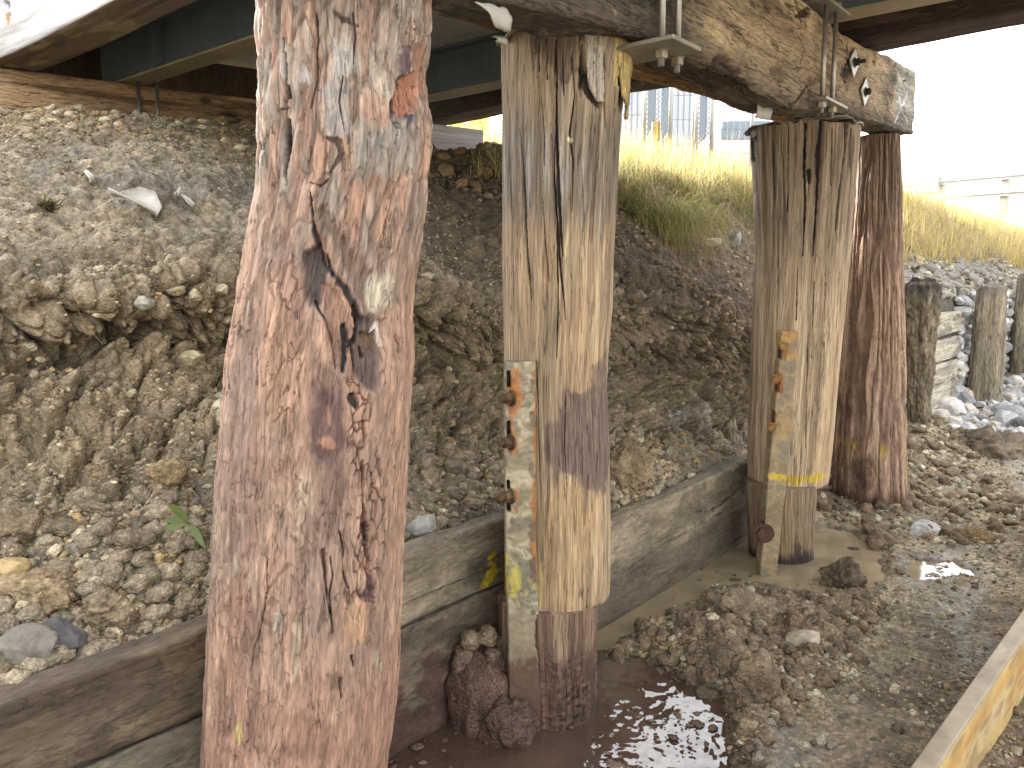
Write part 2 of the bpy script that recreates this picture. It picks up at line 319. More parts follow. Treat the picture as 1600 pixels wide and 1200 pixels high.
class Pile(Painter):
    def __init__(s,rows,vc,ytop,zbot,nph=320,nz=700,seed=1,ztop=None,sm=6):
        rows=np.array(rows,float); zs=[];cx=[];cy=[];rr=[]
        for y,xl,xr in rows:
            P=hv((xl+xr)/2,y,vc); D=math.hypot(P[0],P[1])
            a,b=ray(xl,y),ray(xr,y); ang=abs(math.atan2(a[0],a[1])-math.atan2(b[0],b[1]))/2
            zs.append(P[2]);cx.append(P[0]);cy.append(P[1]);rr.append(D*math.sin(ang))
        o=np.argsort(zs); s.zs=np.array(zs)[o];s.cx=np.array(cx)[o];s.cy=np.array(cy)[o];s.rr=np.array(rr)[o]
        rt=s.rr[-1]; xm=(rows[0,1]+rows[0,2])/2
        s.ztop=ztop if ztop is not None else front_z(xm,ytop,s.cx[-1],s.cy[-1],rt)
        s.z=np.linspace(zbot,s.ztop,nz); ex=lambda a:gsmooth(np.interp(s.z,s.zs,a),sm)
        s.CX,s.CY,s.R=ex(s.cx),ex(s.cy),ex(s.rr)
        s.psi=math.atan2(-s.CY.mean(),-s.CX.mean())
        t=np.linspace(-math.pi,math.pi,nph,endpoint=False); s.ph=t-.55*np.sin(t)
        PH,Z=np.meshgrid(s.ph,s.z); R=s.R[:,None]+0*PH
        s.PH,s.Z=PH,Z
        s.G0=np.stack([R.mean()*np.cos(PH),R.mean()*np.sin(PH),Z],-1)
        s.front=ss(2.2,1.7,np.abs(PH)); s.vc=vc; s.seed=seed
        s.setup(PH*R,Z,s.G0+seed*3.7,seed)
    def at(s,z): return np.interp(z,s.z,s.CX),np.interp(z,s.z,s.CY),np.interp(z,s.z,s.R)
    def loc2(s,px,py):
        d=ray(px,py); z=hv(px,py,s.vc-.15)[2]
        for _ in range(4):
            cx,cy,r=s.at(z); D=math.hypot(cx,cy)
            al=math.atan2(d[0],d[1])-math.atan2(cx,cy)
            sa=max(-r*.999,min(r*.999,D*math.sin(al)))
            t=D*math.cos(al)-math.sqrt(r*r-sa*sa)
            ph=math.asin(max(-1,min(1,t*math.sin(al)/r)))
            ps=math.atan2(-cy,-cx)-s.psi; ph+=ps
            z=CZ+d[2]/math.hypot(d[0],d[1])*t
        return ph,z,r
    def loc(s,px,py): ph,z,r=s.loc2(px,py); return ph*r,z
    def pxm(s,px,py):
        ph,z,r=s.loc2(px,py); cx,cy,_=s.at(z); return (math.hypot(cx,cy)-r)/F
    def surf(s,ph,z,off=0.):
        cx,cy,r=s.at(z); return np.stack([cx+(r+off)*np.cos(s.psi+ph),cy+(r+off)*np.sin(s.psi+ph),z+0*np.asarray(ph)],-1)
    def build(s,name,mat,parent,bottom_round=0.,top_rag=0.,end=True,topround=0.):
        R=s.R[:,None]+s.disp
        if bottom_round>0:
            q=np.clip((s.Z-s.z[0]-.018*(s.N+1)*0)/bottom_round,0,1); R=R-bottom_round*.6*(1-np.sqrt(1-(1-q)**2))
        if topround>0:
            q=np.clip((s.ztop-s.Z)/topround,0,1); R=R-topround*(1-np.sqrt(np.maximum(0,1-(1-q)**2)))
        Z=s.Z.copy()
        if top_rag: Z+=top_rag*s.N*ss(s.ztop-.1,s.ztop,s.Z)
        if bottom_round>0: Z+=.016*fbm(s.PH*5,0*s.PH,0*s.PH,3,s.seed+3)*ss(s.z[0]+.12,s.z[0],s.Z)
        P=np.stack([s.CX[:,None]+R*np.cos(s.psi+s.PH),s.CY[:,None]+R*np.sin(s.psi+s.PH),Z],-1)
        n,m=s.Z.shape; V=P.reshape(-1,3); f=[grid_faces(n,m,True)]; col=s.col.reshape(-1,4); g=s.G.reshape(-1,3)
        for row,fl in((n-1,1),(0,0)):
            c=P[row].mean(0); k=np.arange(m); k2=(k+1)%m; b=row*m
            V=np.concatenate([V,[c]]); col=np.concatenate([col,[s.col[row].mean(0)]]); g=np.concatenate([g,[s.G[row].mean(0)]])
            ci=np.full(m,len(V)-1); f.append(np.stack([b+k,b+k2,ci],-1) if fl else np.stack([b+k2,b+k,ci],-1))
        s.P=P
        return mk(name,V,f,mat,parent,col,g)
class Timber(Painter):
    """a squared timber: length axis A, up axis B, face normal N pointing at the viewer's side"""
    def __init__(s,O,A,B,a0,a1,bb,bt,T,na,npm,rc=.015,seed=1,wob=0.):
        s.O=np.asarray(O,float); s.Ad=np.asarray(A,float); s.Bd=np.asarray(B,float); s.Nd=np.cross(s.Ad,s.Bd)
        if s.Nd@(-s.O+np.array([0,0,CZ]))<0: s.Nd=-s.Nd
        a=np.linspace(a0,a1,na); lo=np.array([bb(x) for x in a]); hi=np.array([bt(x) for x in a])
        H=(hi-lo).mean()
        # perimeter parameters: front (bottom to top), top, back, bottom -- front and bottom are dense
        nf=int(npm*.5); nt_=int(npm*.12); nb=int(npm*.1); nu=npm-nf-nt_-nb
        pr=[(0,t) for t in np.linspace(0,1,nf,endpoint=False)]+[(t,1) for t in np.linspace(0,1,nt_,endpoint=False)]+[(1,1-t) for t in np.linspace(0,1,nb,endpoint=False)]+[(1-t,0) for t in np.linspace(0,1,nu,endpoint=False)]
        pr=np.array(pr); n_=-pr[:,0]*T; b_=pr[:,1]
        Bv=lo[:,None]+(hi-lo)[:,None]*b_[None]; Nv=np.broadcast_to(n_,Bv.shape).copy(); Av=np.broadcast_to(a[:,None],Bv.shape).copy()
        cb=(lo+hi)[:,None]/2; hb=(hi-lo)[:,None]/2; x=Nv+T/2; y=Bv-cb; hx=T/2
        # round the arrises
        ix=np.clip(x,-hx+rc,hx-rc); iy=np.clip(y,-(hb-rc),hb-rc); dx,dy=x-ix,y-iy; L=np.hypot(dx,dy)
        k=np.where(L>1e-9,np.minimum(1,rc/np.maximum(L,1e-9)),1)
        x2,y2=ix+dx*k,iy+dy*k
        # outward direction
        ox=np.where(np.abs(x)>=hx-1e-6,np.sign(x),0)+np.where(L>1e-9,dx/np.maximum(L,1e-9),0)*.5; oy=np.where(np.abs(y)>=hb-1e-6,np.sign(y),0)+np.where(L>1e-9,dy/np.maximum(L,1e-9),0)*.5
        q=np.hypot(ox,oy)+1e-9; s.ox,s.oy=ox/q,oy/q
        s.X,s.Y=x2-T/2,y2+cb; s.front=np.where(s.ox>.3,1.,np.where(s.oy<-.5,.6,.25))
        G=np.stack([s.Y,s.X,Av],-1)+seed*2.3
        s.T=T; s.seed=seed; s.a=a; s.setup(Av,s.Y,G,seed)
        s.Av=Av
    def loc(s,px,py):
        d=ray(px,py); o=np.array([0,0,CZ]); t=((s.O-o)@s.Nd)/(d@s.Nd); P=o+d*t-s.O
        return P@s.Ad,P@s.Bd
    def pxm(s,px,py):
        d=ray(px,py); t=((s.O-np.array([0,0,CZ]))@s.Nd)/(d@s.Nd); return t/F
    def build(s,name,mat,parent=None,endjit=.006):
        X=s.X+s.disp*s.ox; Y=s.Y+s.disp*s.oy; A=s.Av.copy()
        n,m=A.shape
        A[0]+=endjit*s.N[0]; A[-1]+=endjit*s.N[-1]
        P=s.O+A[...,None]*s.Ad+Y[...,None]*s.Bd+X[...,None]*s.Nd
        V=P.reshape(-1,3); f=[grid_faces(n,m,True)]; col=s.col.reshape(-1,4); g=s.G.reshape(-1,3)
        for row in(0,n-1):
            # end face: inner rings towards the centre
            c=P[row].mean(0); base=len(V); rings=[]
            for q in(.75,.45,.15):
                r=c+(P[row]-c)*q+s.Ad*(.003*RNG.standard_normal((m,1)))*.5; V=np.concatenate([V,r]); col=np.concatenate([col,s.col[row]*np.array([.85,.85,.85,1])]); g=np.concatenate([g,(s.G[row]-s.G[row].mean(0))*q+s.G[row].mean(0)]); rings.append(base); base+=m
            k=np.arange(m);k2=(k+1)%m; seq=[row*m]+rings
            for i in range(3): f.append(np.stack([seq[i]+k,seq[i]+k2,seq[i+1]+k2,seq[i+1]+k],-1))
            V=np.concatenate([V,[c]]);col=np.concatenate([col,[s.col[row].mean(0)]]);g=np.concatenate([g,[s.G[row].mean(0)]])
            f.append(np.stack([rings[-1]+k,rings[-1]+k2,np.full(m,len(V)-1)],-1))
        s.P=P
        return mk(name,V,f,mat,parent,col,g)
def setcol(s,c,rough=.8):
    s.col[...,:3]=c; s.col[...,3]=rough
def blendc(s,c,m):
    s.col[...,:3]=mix(s.col[...,:3],np.asarray(c),np.clip(m,0,1)[...,None])
# ================================================================== LARGE STRUCTURE: ground and bank
def B2(a,k=1.): return C(*a,k)
# ---- pools of water on the ground (image outline unprojected onto the ground plane)
def gpoly(pts,z=0.): return [tuple(hz(x,y,z)[:2]) for x,y in pts]
POOL_O=gpoly([(905,1022),(960,962),(1060,902),(1120,866),(1170,840),(1240,838),(1300,832),(1352,850),(1356,884),(1335,918),(1280,924),(1180,908),(1105,918),(1040,950),(985,985),(935,1012)])
POOL_B=gpoly([(600,1160),(650,1140),(720,1118),(800,1120),(900,1075),(935,1048),(1000,1048),(1050,1072),(1108,1092),(1122,1140),(1132,1200),(1110,1290),(560,1290)])
POOL_S=gpoly([(1428,888),(1446,881),(1478,884),(1492,893),(1474,902),(1440,903)])
MOUND=gpoly([(940,1050),(1000,1015),(1060,980),(1120,958),(1200,950),(1290,952),(1350,925),(1380,960),(1330,1010),(1300,1080),(1240,1130),(1180,1200),(1140,1200),(1120,1120),(1080,1080),(1020,1050)])
def ground_h(x,y):
    h=.035+.03*fbm(x*1.1,y*1.1,0*x,3,3)+.018*fbm(x*5,y*5,0*x,3,5)+.011*fbm(x*17,y*17,0*x,4,9)
    u=x*UX+y*UY; v=x*VXX+y*VYY
    sd=poly_sd(x,y,MOUND); h=h+.05*ss(.12,-.22,sd)*(1+.5*fbm(x*6,y*6,0*x,3,31))
    # dirt pushed up round the last pile and towards the wall
    h=h+.12*np.exp(-((u-5.75)**2+(v-1.55)**2)/.22)+.26*ss(6.1,7.4,u)*ss(.95,1.65,v)*ss(8.6,7.6,u)
    h=h+.05*ss(7.2,9,u)+.1*ss(9,14,u)*ss(0,1.5,v)
    h=np.maximum(h,.014)
    for p,w in((POOL_O,.13),(POOL_B,.13),(POOL_S,.1)):
        sd=poly_sd(x,y,p)+.035*fbm(x*9,y*9,0*x,3,12)+.012*fbm(x*40,y*40,0*x,3,13)
        k=ss(-w*.35,w,sd); h=mix(-.05,h,k)
    return h
def make_ground():
    az=np.radians(np.linspace(-46,47,980)); r=1/np.linspace(1/1.35,1/16.,700)
    R,A=np.meshgrid(r,az,indexing='ij'); X,Y=R*np.sin(A),R*np.cos(A)
    H=ground_h(X,Y)
    far=np.array([17.5,20,25,33,45,70,120,220,400.]); az0=az
    X=np.concatenate([X,far[:,None]*np.sin(az0)[None]]);Y=np.concatenate([Y,far[:,None]*np.cos(az0)[None]])
    H=np.concatenate([H,np.full((len(far),len(az)),.1)])
    P=np.stack([X,Y,H],-1)
    u,v=toU(P),toV(P)
    n1=fbm(X*2.2,Y*2.2,0*X,4,21); n2=fbm(X*11,Y*11,0*X,4,22); n3=fbm(X*45,Y*45,0*X,3,23)
    col=np.zeros(X.shape+(4,)); col[...,:3]=B2((156,142,118)); s=type('o',(),{})(); s.col=col
    blendc(s,B2((172,158,132)),ss(-.1,.5,n1)*.7); blendc(s,B2((122,110,90)),ss(.05,.5,n2)*.6); blendc(s,B2((112,94,80)),ss(-.1,-.6,n1)*.5)
    wet=np.zeros(X.shape)
    for p,w in((POOL_O,.14),(POOL_B,.2),(POOL_S,.16)): wet=np.maximum(wet,ss(w,-.02,poly_sd(X,Y,p)+.05*n2))
    blendc(s,B2((82,64,54)),wet*.85)
    blendc(s,B2((160,144,116)),ss(.1,-.15,poly_sd(X,Y,MOUND))*.5*(1-wet))
    blendc(s,B2((150,142,128)),ss(6.5,8.5,u)*.6)
    # reddish cinders on the near side of the steel beam
    blendc(s,B2((118,92,84)),ss(.3,.22,v+.03*n2)*ss(1,2,u))
    col[...,:3]*=(1+.25*n3)[...,None]
    smear=ss(.1,.45,fbm(u*1.4,v*6,0*u,3,77))*ss(1.25,.95,v)*ss(.35,.55,v)   # smoothed, damp tracks
    col[...,3]=mix(mix(.88,.6,smear),.35,wet)
    blendc(s,B2((150,146,138)),smear*.35)
    # the same sheet carried on round behind the viewpoint: dusty gravel in the open
    Vs=[P.reshape(-1,3)]; Fs=[grid_faces(*X.shape)]; Cs=[col.reshape(-1,4)]; off=X.size
    for r0,a0,a1,nr,na in((np.geomspace(.04,400,150),47,314,150,220),(np.geomspace(.04,1.35,60),-46,47,60,160)):
        aa=np.radians(np.linspace(a0,a1,na)); R2,A2=np.meshgrid(r0,aa,indexing='ij'); x2,y2=R2*np.sin(A2),R2*np.cos(A2); h2=np.where(R2<16,ground_h(x2,y2),.1)
        c2=np.ones(x2.shape+(4,))*.85; c2[...,:3]=B2((166,156,138))*(1+.25*fbm(x2*1.5,y2*1.5,0*x2,4,21))[...,None]; c2[...,:3]=mix(c2[...,:3],B2((128,117,98)),ss(2.2,1.2,R2)[...,None])
        Vs.append(np.stack([x2,y2,h2],-1).reshape(-1,3)); Fs.append(grid_faces(nr,na)+off); Cs.append(c2.reshape(-1,4)); off+=x2.size
    o=mk('mud_ground',np.concatenate(Vs),np.concatenate(Fs),M_mud,col=np.concatenate(Cs)); tag(o,kind='structure')
    return o
ground=make_ground()
def pool(name,pts,mat,grow,z=.0):
    q=np.array(pts); lo,hi=q.min(0)-grow,q.max(0)+grow; X,Y=np.meshgrid(np.linspace(lo[0],hi[0],160),np.linspace(lo[1],hi[1],160),indexing='ij')
    keep=(poly_sd(X,Y,pts)<grow)&(poly_sd(X,Y,POOL_B)>.02); f=grid_faces(160,160); f=f[keep.ravel()[f].all(1)]; V=np.stack([X,Y,0*X+z],-1).reshape(-1,3); used=np.unique(f); m=np.full(len(V),-1); m[used]=np.arange(len(used))
    o=mk(name,V[used],m[f],mat,smooth=False); tag(o,kind='structure')
pool('silty_water',POOL_O,M_olive,.2,.002); 
def slurry():
    q=np.array(POOL_B); lo,hi=q.min(0)-.15,q.max(0)+.15; X,Y=np.meshgrid(np.linspace(lo[0],hi[0],420),np.linspace(lo[1],hi[1],360),indexing='ij'); c=hz(1030,1140)
    Z=.06*np.clip((Y-c[1]),-.5,.45)*ss(.05,.25,X)+.0016*fbm(X*11,Y*9,0*X,3,700)+.0006*fbm(X*40,Y*30,0*X,2,701)-.004
    keep=(poly_sd(X,Y,POOL_B)<.13)&(Y>.6); f=grid_faces(*X.shape); f=f[keep.ravel()[f].all(1)]; V=np.stack([X,Y,Z],-1).reshape(-1,3); used=np.unique(f); m=np.full(len(V),-1); m[used]=np.arange(len(used))
    o=mk('muddy_water',V[used],m[f],M_brownw); tag(o,kind='structure')
slurry(); pool('puddle_water',POOL_S,M_olive,.09,.004)
# ---- bank: control profiles (v, z) at stations along the bent
ST={ # foot, behind board, rubble top, face base, face mid, lip, slope, crest, behind, far
 -3.0:[(1.86,.2),(1.9,.60),(2.25,.82),(2.68,1.06),(2.84,1.22),(2.84,1.40),(3.7,1.86),(4.5,2.2),(5.3,2.3),(12,2.6),(60,2.8)],
 0.4:[(1.86,.2),(1.9,.60),(2.25,.82),(2.68,1.06),(2.86,1.22),(2.84,1.40),(3.6,1.84),(4.35,2.20),(5.3,2.2),(12,2.6),(60,2.8)],
 1.3:[(1.86,.2),(1.9,.60),(2.25,.84),(2.64,1.07),(2.84,1.24),(2.80,1.43),(3.6,1.88),(4.35,2.24),(5.3,2.22),(12,2.6),(60,2.8)],
 2.0:[(1.86,.2),(1.9,.58),(2.15,.78),(2.5,.98),(2.68,1.20),(2.62,1.42),(3.5,1.96),(4.4,2.34),(5.3,2.3),(12,2.6),(60,2.8)],
 2.7:[(1.86,.1),(1.9,.50),(2.10,.66),(2.38,.84),(2.52,1.14),(2.44,1.40),(3.3,1.92),(4.4,2.36),(5.3,2.32),(12,2.7),(60,2.8)],
 3.6:[(1.86,.0),(1.9,.42),(2.10,.55),(2.30,.64),(2.38,1.05),(2.28,1.42),(2.95,1.86),(3.65,2.20),(5.3,2.38),(12,2.8),(60,3.0)],
 4.6:[(1.86,.0),(1.9,.40),(2.08,.49),(2.28,.56),(2.36,.92),(2.24,1.24),(2.75,1.78),(3.5,2.38),(5.3,2.62),(12,3.0),(60,3.2)],
 6.0:[(1.80,.0),(1.84,.30),(2.0,.40),(2.16,.48),(2.24,.75),(2.16,1.02),(2.6,1.62),(3.4,2.34),(5.3,2.75),(12,3.1),(60,3.3)],
 7.3:[(1.84,.0),(1.85,.35),(1.86,.7),(1.87,1.0),(1.88,1.2),(1.95,1.38),(2.4,1.62),(3.3,2.35),(5.3,2.8),(12,3.2),(60,3.4)],
 10.:[(1.84,.0),(1.85,.35),(1.86,.7),(1.87,1.0),(1.88,1.2),(1.95,1.36),(2.3,1.66),(3.3,2.45),(5.3,2.95),(12,3.3),(60,3.4)],
 14.:[(1.84,.0),(1.85,.35),(1.86,.7),(1.87,1.0),(1.88,1.2),(1.95,1.40),(2.3,1.75),(3.3,2.6),(5.3,3.2),(12,3.5),(60,3.6)],
 40.:[(1.84,.0),(1.85,.35),(1.86,.7),(1.87,1.0),(1.88,1.2),(1.95,1.40),(2.4,1.8),(3.6,2.9),(6,3.6),(14,3.7),(60,3.8)]}
su=np.array(sorted(ST)); sv=np.array([ST[k] for k in sorted(ST)],float)
def make_bank():
    U=np.concatenate([np.linspace(-3,.3,60,endpoint=False),np.linspace(.3,5.2,760,endpoint=False),np.linspace(5.2,8,150,endpoint=False),np.linspace(8,15,110,endpoint=False),np.linspace(15,40,40)])
    Kp=np.stack([np.stack([gsmooth(np.interp(U,su,sv[:,k,c]),0) for c in(0,1)],-1) for k in range(sv.shape[1])],1)   # nU x K x 2
    jit=fbm(U*1.7,0*U,0*U,4,39); jit2=fbm(U*1.3+9,0*U,0*U,4,38); q_=ss(6.4,5.6,U)
    Kp[:,4,1]+=.05*jit*q_; Kp[:,5,1]+=.10*jit*q_; Kp[:,5,0]+=.07*jit2*q_; Kp[:,3,0]+=.07*jit2*q_; Kp[:,6,1]+=.05*jit*q_
    cnt=[10,70,90,90,110,150,130,40,16,8]; T=np.concatenate([k+np.arange(c)/c for k,c in enumerate(cnt)]+[[len(cnt)]])
    K=Kp.shape[1]; i=np.minimum(T.astype(int),K-2); f=(T-i)[None,:,None]
    p0,p1,p2,p3=Kp[:,np.maximum(i-1,0)],Kp[:,i],Kp[:,i+1],Kp[:,np.minimum(i+2,K-1)]
    cr=.5*(2*p1+(p2-p0)*f+(2*p0-5*p1+4*p2-p3)*f*f+(3*p1-p0-3*p2+p3)*f**3); li=p1+(p2-p1)*f
    q=li+(cr-li)*np.where((i>=1)&(i<=6),.6,0)[None,:,None]
    Ug=np.broadcast_to(U[:,None],q.shape[:2]); P=W(Ug,q[...,0],q[...,1])
    # normal in the (v,z) plane
    d=np.gradient(q,axis=1); n=np.stack([-d[...,1],d[...,0]],-1); n/=np.linalg.norm(n,axis=-1,keepdims=True)+1e-9
    Tg=np.broadcast_to(T[None],Ug.shape)
    X,Y,Z=[P[...,k].astype(np.float32) for k in range(3)]
    wall=ss(6.3,7.2,Ug)*ss(5.3,4.7,Tg)            # behind the plank wall: smooth
    face=ss(1.6,2.6,Tg)*ss(5.6,4.6,Tg); up=ss(5,5.8,Tg)
    f1,f2,idr=worley(X*7,Y*7,Z*7,4); lump=np.clip(.75-f1,-.2,.7)
    g1,g2,idg=worley(X*21+.3*lump,Y*21,Z*21,8); lump2=np.clip(.7-g1,-.2,.7)
    big=fbm(X*1.6,Y*1.6,Z*1.6,3,40); med=fbm(X*6,Y*6,Z*6,4,41); fine=fbm(X*30,Y*30,Z*30,4,42)
    amp=(1-wall)*ss(0.8,1.3,Tg)
    ledge=fbm(X*2.5,Y*2.5,Z*11,3,47)
    under=ss(2.2,2.9,Ug)                           # the dug face further along is smoother
    ck=1-ss(.0,.2,f2-f1); ck2=1-ss(0,.22,g2-g1); sm_=1-.3*under*ss(3.6,3.2,Ug)
    dsp=amp*(big*(.05+.05*face)+med*(.018+.04*face)+face*sm_*(.11*(idr-.5)+.06*lump-.045*ck+.05*(idg-.5)+.03*lump2-.02*ck2+.03*ledge)+(1-face)*(.018*lump2+.012*lump+.012*(idg-.5))+fine*.011)
    ly=np.zeros_like(dsp)
    q2=q+n*dsp[...,None]
    P=W(Ug,q2[...,0],q2[...,1])
    col=np.zeros(X.shape+(4,)); s=type('o',(),{})(); s.col=col
    col[...,:3]=B2((155,143,123)); n1=fbm(X*1.3,Y*1.3,Z*1.3,3,51); n2=fbm(X*7,Y*7,Z*7,4,52)
    blendc(s,B2((136,129,118)),ss(-.2,.4,n1)*.8)
    blendc(s,B2((166,148,118)),ss(.25,.7,n2)*.6); blendc(s,B2((112,98,80)),ss(.2,.7,-n2)*.6)
    blendc(s,B2((160,142,112)),face*.65*ss(2.6,2.0,Ug)); blendc(s,B2((150,134,108)),face*.75*ss(1.9,2.6,Ug))
    blendc(s,B2((150,128,96)),ss(6.2,7,Tg)*.6*ss(2.3,1.7,Ug))
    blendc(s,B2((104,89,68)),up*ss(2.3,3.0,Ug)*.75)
    blendc(s,B2((140,126,112)),ss(4.2,5.2,Tg)*ss(3.4,4.0,Ug)*ss(6.2,5.6,Tg)*.7)
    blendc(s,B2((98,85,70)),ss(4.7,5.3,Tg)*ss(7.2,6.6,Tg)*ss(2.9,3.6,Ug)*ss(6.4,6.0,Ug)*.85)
    blendc(s,B2((128,112,90)),ss(3.1,4.2,Tg)*ss(5.2,4.6,Tg)*.5)
    # grey clay smears low in the dug face
    blendc(s,B2((168,160,146)),ss(.1,.4,fbm(X*3,Y*3,Z*3,3,58))*face*ss(3.2,3.7,Ug)*ss(4.2,3.2,Tg)*.85)
    blendc(s,B2((96,88,44)),ss(7.2,7.8,Tg)*.6)        # earth under the grass
    blendc(s,B2((90,84,80)),wall*.8)
    col[...,:3]*=(1+.3*(idg-.5)*(1-.5*up)+.2*fine)[...,None]
    col[...,3]=.85
    o=mk('bank',P.reshape(-1,3),grid_faces(*X.shape),M_soil,col=col.reshape(-1,4)); tag(o,kind='structure')
    return U,T,P,q
BU,BT,BP,BQ=make_bank()
def bank_at(u,t):
    fu=np.interp(u,BU,np.arange(len(BU))); ft=np.interp(t,BT,np.arange(len(BT)))
    i=np.clip(fu.astype(int),0,len(BU)-2);j=np.clip(ft.astype(int),0,len(BT)-2); a=(fu-i)[...,None];b=(ft-j)[...,None]
    return (BP[i,j]*(1-a)+BP[i+1,j]*a)*(1-b)+(BP[i,j+1]*(1-a)+BP[i+1,j+1]*a)*b
BPX,BPY=proj(BP)
def bank_px(px,py,front=True):
    """nearest visible bank vertex to a place seen in the photo"""
    d=(BPX-px)**2+(BPY-py)**2+np.where(BP[...,1]<.3,1e9,0)
    k=np.argsort(d.ravel())[:12]; dist=np.linalg.norm(BP.reshape(-1,3)[k]-np.array([0,0,CZ]),axis=1)
    return BP.reshape(-1,3)[k[np.argmin(dist)]].copy()
print('bank',time.time()-T0)
# ================================================================== PILES
# ---- near red pile
rows=[(-40,404,674),(0,405,673),(60,406,672),(110,406,667),(150,404,671),(200,402,675),(230,401,677),(300,397,672),(350,388,666),(380,383,662),(450,372,652),(500,365,650),(560,357,652),(650,350,645),(750,340,640),(850,335,635),(950,331,632),(1000,328,630),(1050,325,628),(1120,321,622),(1200,319,611),(1300,316,603),(1400,314,598),(1600,312,590)]
pA=Pile(rows,1.571,-60,-.25,nph=460,nz=1150,seed=11,ztop=2.46,sm=8)
def bark_A(p):
    x,y,z=p.G[...,0],p.G[...,1],p.G[...,2]
    st=fbm(x*26,y*26,z*1.3,4,60); st2=fbm(x*60,y*60,z*3.5,4,61); blob=fbm(x*8,y*8,z*3,4,62); fl=fbm(x*34,y*34,z*9,4,63); wav=fbm(x*5,y*5,z*22,3,64)
    setcol(p,C(160,132,114),.8)
    blendc(p,C(182,149,128),ss(.0,.6,st)*.75); blendc(p,C(156,122,106),ss(.1,.6,-st)*.7)
    blendc(p,C(146,124,112),ss(.15,.55,blob)*.75); blendc(p,C(184,146,120),ss(.2,.6,-blob)*.5)
    h=p.Z; upm=ss(1.45,1.75,h+.12*blob)
    blendc(p,C(158,146,134),upm*(.35+.5*ss(-.2,.4,fl))); blendc(p,C(168,134,114),upm*ss(.05,.5,-fl-.2*st)*.8); blendc(p,C(196,186,172),upm*ss(.35,.75,st2)*.7); blendc(p,C(104,90,82),upm*ss(.3,.7,-st2)*.7)
    blendc(p,C(166,124,104),ss(.75,.45,h)*.5); blendc(p,C(200,188,160),ss(.5,.85,fl)*.35)
    ridge=1-np.abs(2*vnoise(x*16,y*16,z*1.1,65)-1)
    wq=.5*fbm(x*18,y*18,z*6,3,66); f1,f2,pid=worley(x*24+wq,y*24+wq,z*7.5+wq,67); edge=ss(.16,.02,f2-f1); pm=upm*.9+.12
    p.col[...,:3]*=(1+.28*pm*(pid-.5))[...,None]; blendc(p,C(176,134,108),pm*ss(.62,.7,pid)*.4); blendc(p,C(180,172,160),upm*ss(.3,.2,pid)*.4); blendc(p,C(112,94,84),edge*upm*.5)
    h1,h2,hid=worley(x*60+wq,y*60,z*18,68); p.col[...,:3]*=(1+.3*upm*(hid-.5)+.12*(hid-.5))[...,None]
    p.disp+=pm*(.005*(pid-.5)-.004*edge)+.003*upm*(hid-.5)
    fine=fbm(x*120,y*120,z*26,3,69); p.col[...,:3]*=(1+.2*fine)[...,None]; p.disp+=.0012*fine+.006*st+.004*st2+.005*blob*(.5+upm)+.0018*wav*(1-upm)+upm*(.006*fl-.007*ss(.7,.98,ridge))
    blendc(p,C(92,74,66),ss(.9,1.,ridge)*.5*(.3+.7*upm))
    BK=C(58,50,50); DK=C(86,62,54); RD=C(146,104,86); GR=C(150,140,128); OR=C(180,128,100)
    # right-hand torn bark at the top
    p.poly([(630,70),(660,62),(668,100),(664,150),(650,170),(640,150),(628,110)],C(156,114,96),.008,9,7,.85)
    p.poly([(628,72),(640,70),(640,112),(636,128),(622,118),(618,92)],C(104,84,84),-.012,2,2)
    p.poly([(622,120),(652,112),(654,150),(645,185),(624,188),(620,150)],OR,.015,3,3)
    for k in range(7): p.stroke([(624+4.2*k,122),(625+4*k,185)],[2,1.2],DK,.004,.3)
    p.poly([(612,160),(620,150),(624,190),(620,200),(614,185)],BK,.02,2,2); p.poly([(640,175),(650,180),(640,205),(630,215),(626,205)],C(84,78,82),.004,3,3)
    p.poly([(638,78),(645,80),(648,112),(642,112)],C(215,205,190),-.006,1.5,1.5)
    for k in range(9): p.stroke([(646+2.6*k,40+4*k%11),(647+2.6*k,66)],[2.2,1],C(110,62,46),.006,.4)
    # broad pale and grey patches
    p.poly([(520,60),(555,70),(560,110),(535,135),(520,110)],C(182,176,168),.0,8,6,.8); p.poly([(580,70),(596,90),(612,155),(600,170),(584,120)],C(204,190,170),-.003,9,7,.75)
    p.poly([(495,130),(545,130),(552,210),(510,215)],C(170,164,158),.0,8,6,.8); p.poly([(560,190),(640,180),(640,250),(600,280),(560,250)],C(146,138,128),.0,8,6,.75)
    p.poly([(560,130),(608,170),(600,190),(560,180)],C(182,142,120),.0,14,9,.6)
    p.poly([(432,60),(450,70),(448,120),(436,115)],C(206,196,184),0,5,4,.7); p.poly([(468,100),(482,110),(480,130),(466,125)],C(205,200,196),0,5,4,.7)
    # seams and cracks
    p.stroke([(441,60),(442,110),(446,180),(447,240),(450,290)],[4,4,5,6,3],C(70,60,54),.014,.5); p.stroke([(452,190),(451,215),(449,250),(448,275)],[5,9,10,4],C(58,50,46),.022,.5)
    p.stroke([(432,200),(436,170),(450,168)],[2,3,2],C(80,66,58),.006,.3); p.stroke([(448,135),(449,150)],[7,6],C(58,50,46),.02,.3)
    p.stroke([(492,20),(495,60),(492,120),(480,165)],[4,5,5,3],C(74,64,58),.01,.5); p.stroke([(552,20),(556,60),(552,100)],[3,4,2],C(96,62,50),.008,.4)
    p.stroke([(520,15),(535,30),(560,40)],[4,6,3],C(100,86,78),.006,1.0); p.stroke([(536,120),(530,160),(538,205)],[2.5,3,2],C(84,72,66),.006,.4)
    p.stroke([(510,215),(530,222),(535,240),(520,262),(515,270)],[6,9,7,9,5],C(98,82,72),.010,.9); p.stroke([(484,285),(500,290),(512,280)],[3,4,3],C(72,62,56),.008,.5)
    p.stroke([(540,225),(548,250),(540,275)],[9,8,4],C(176,148,118),-.003,.9,a=.6)
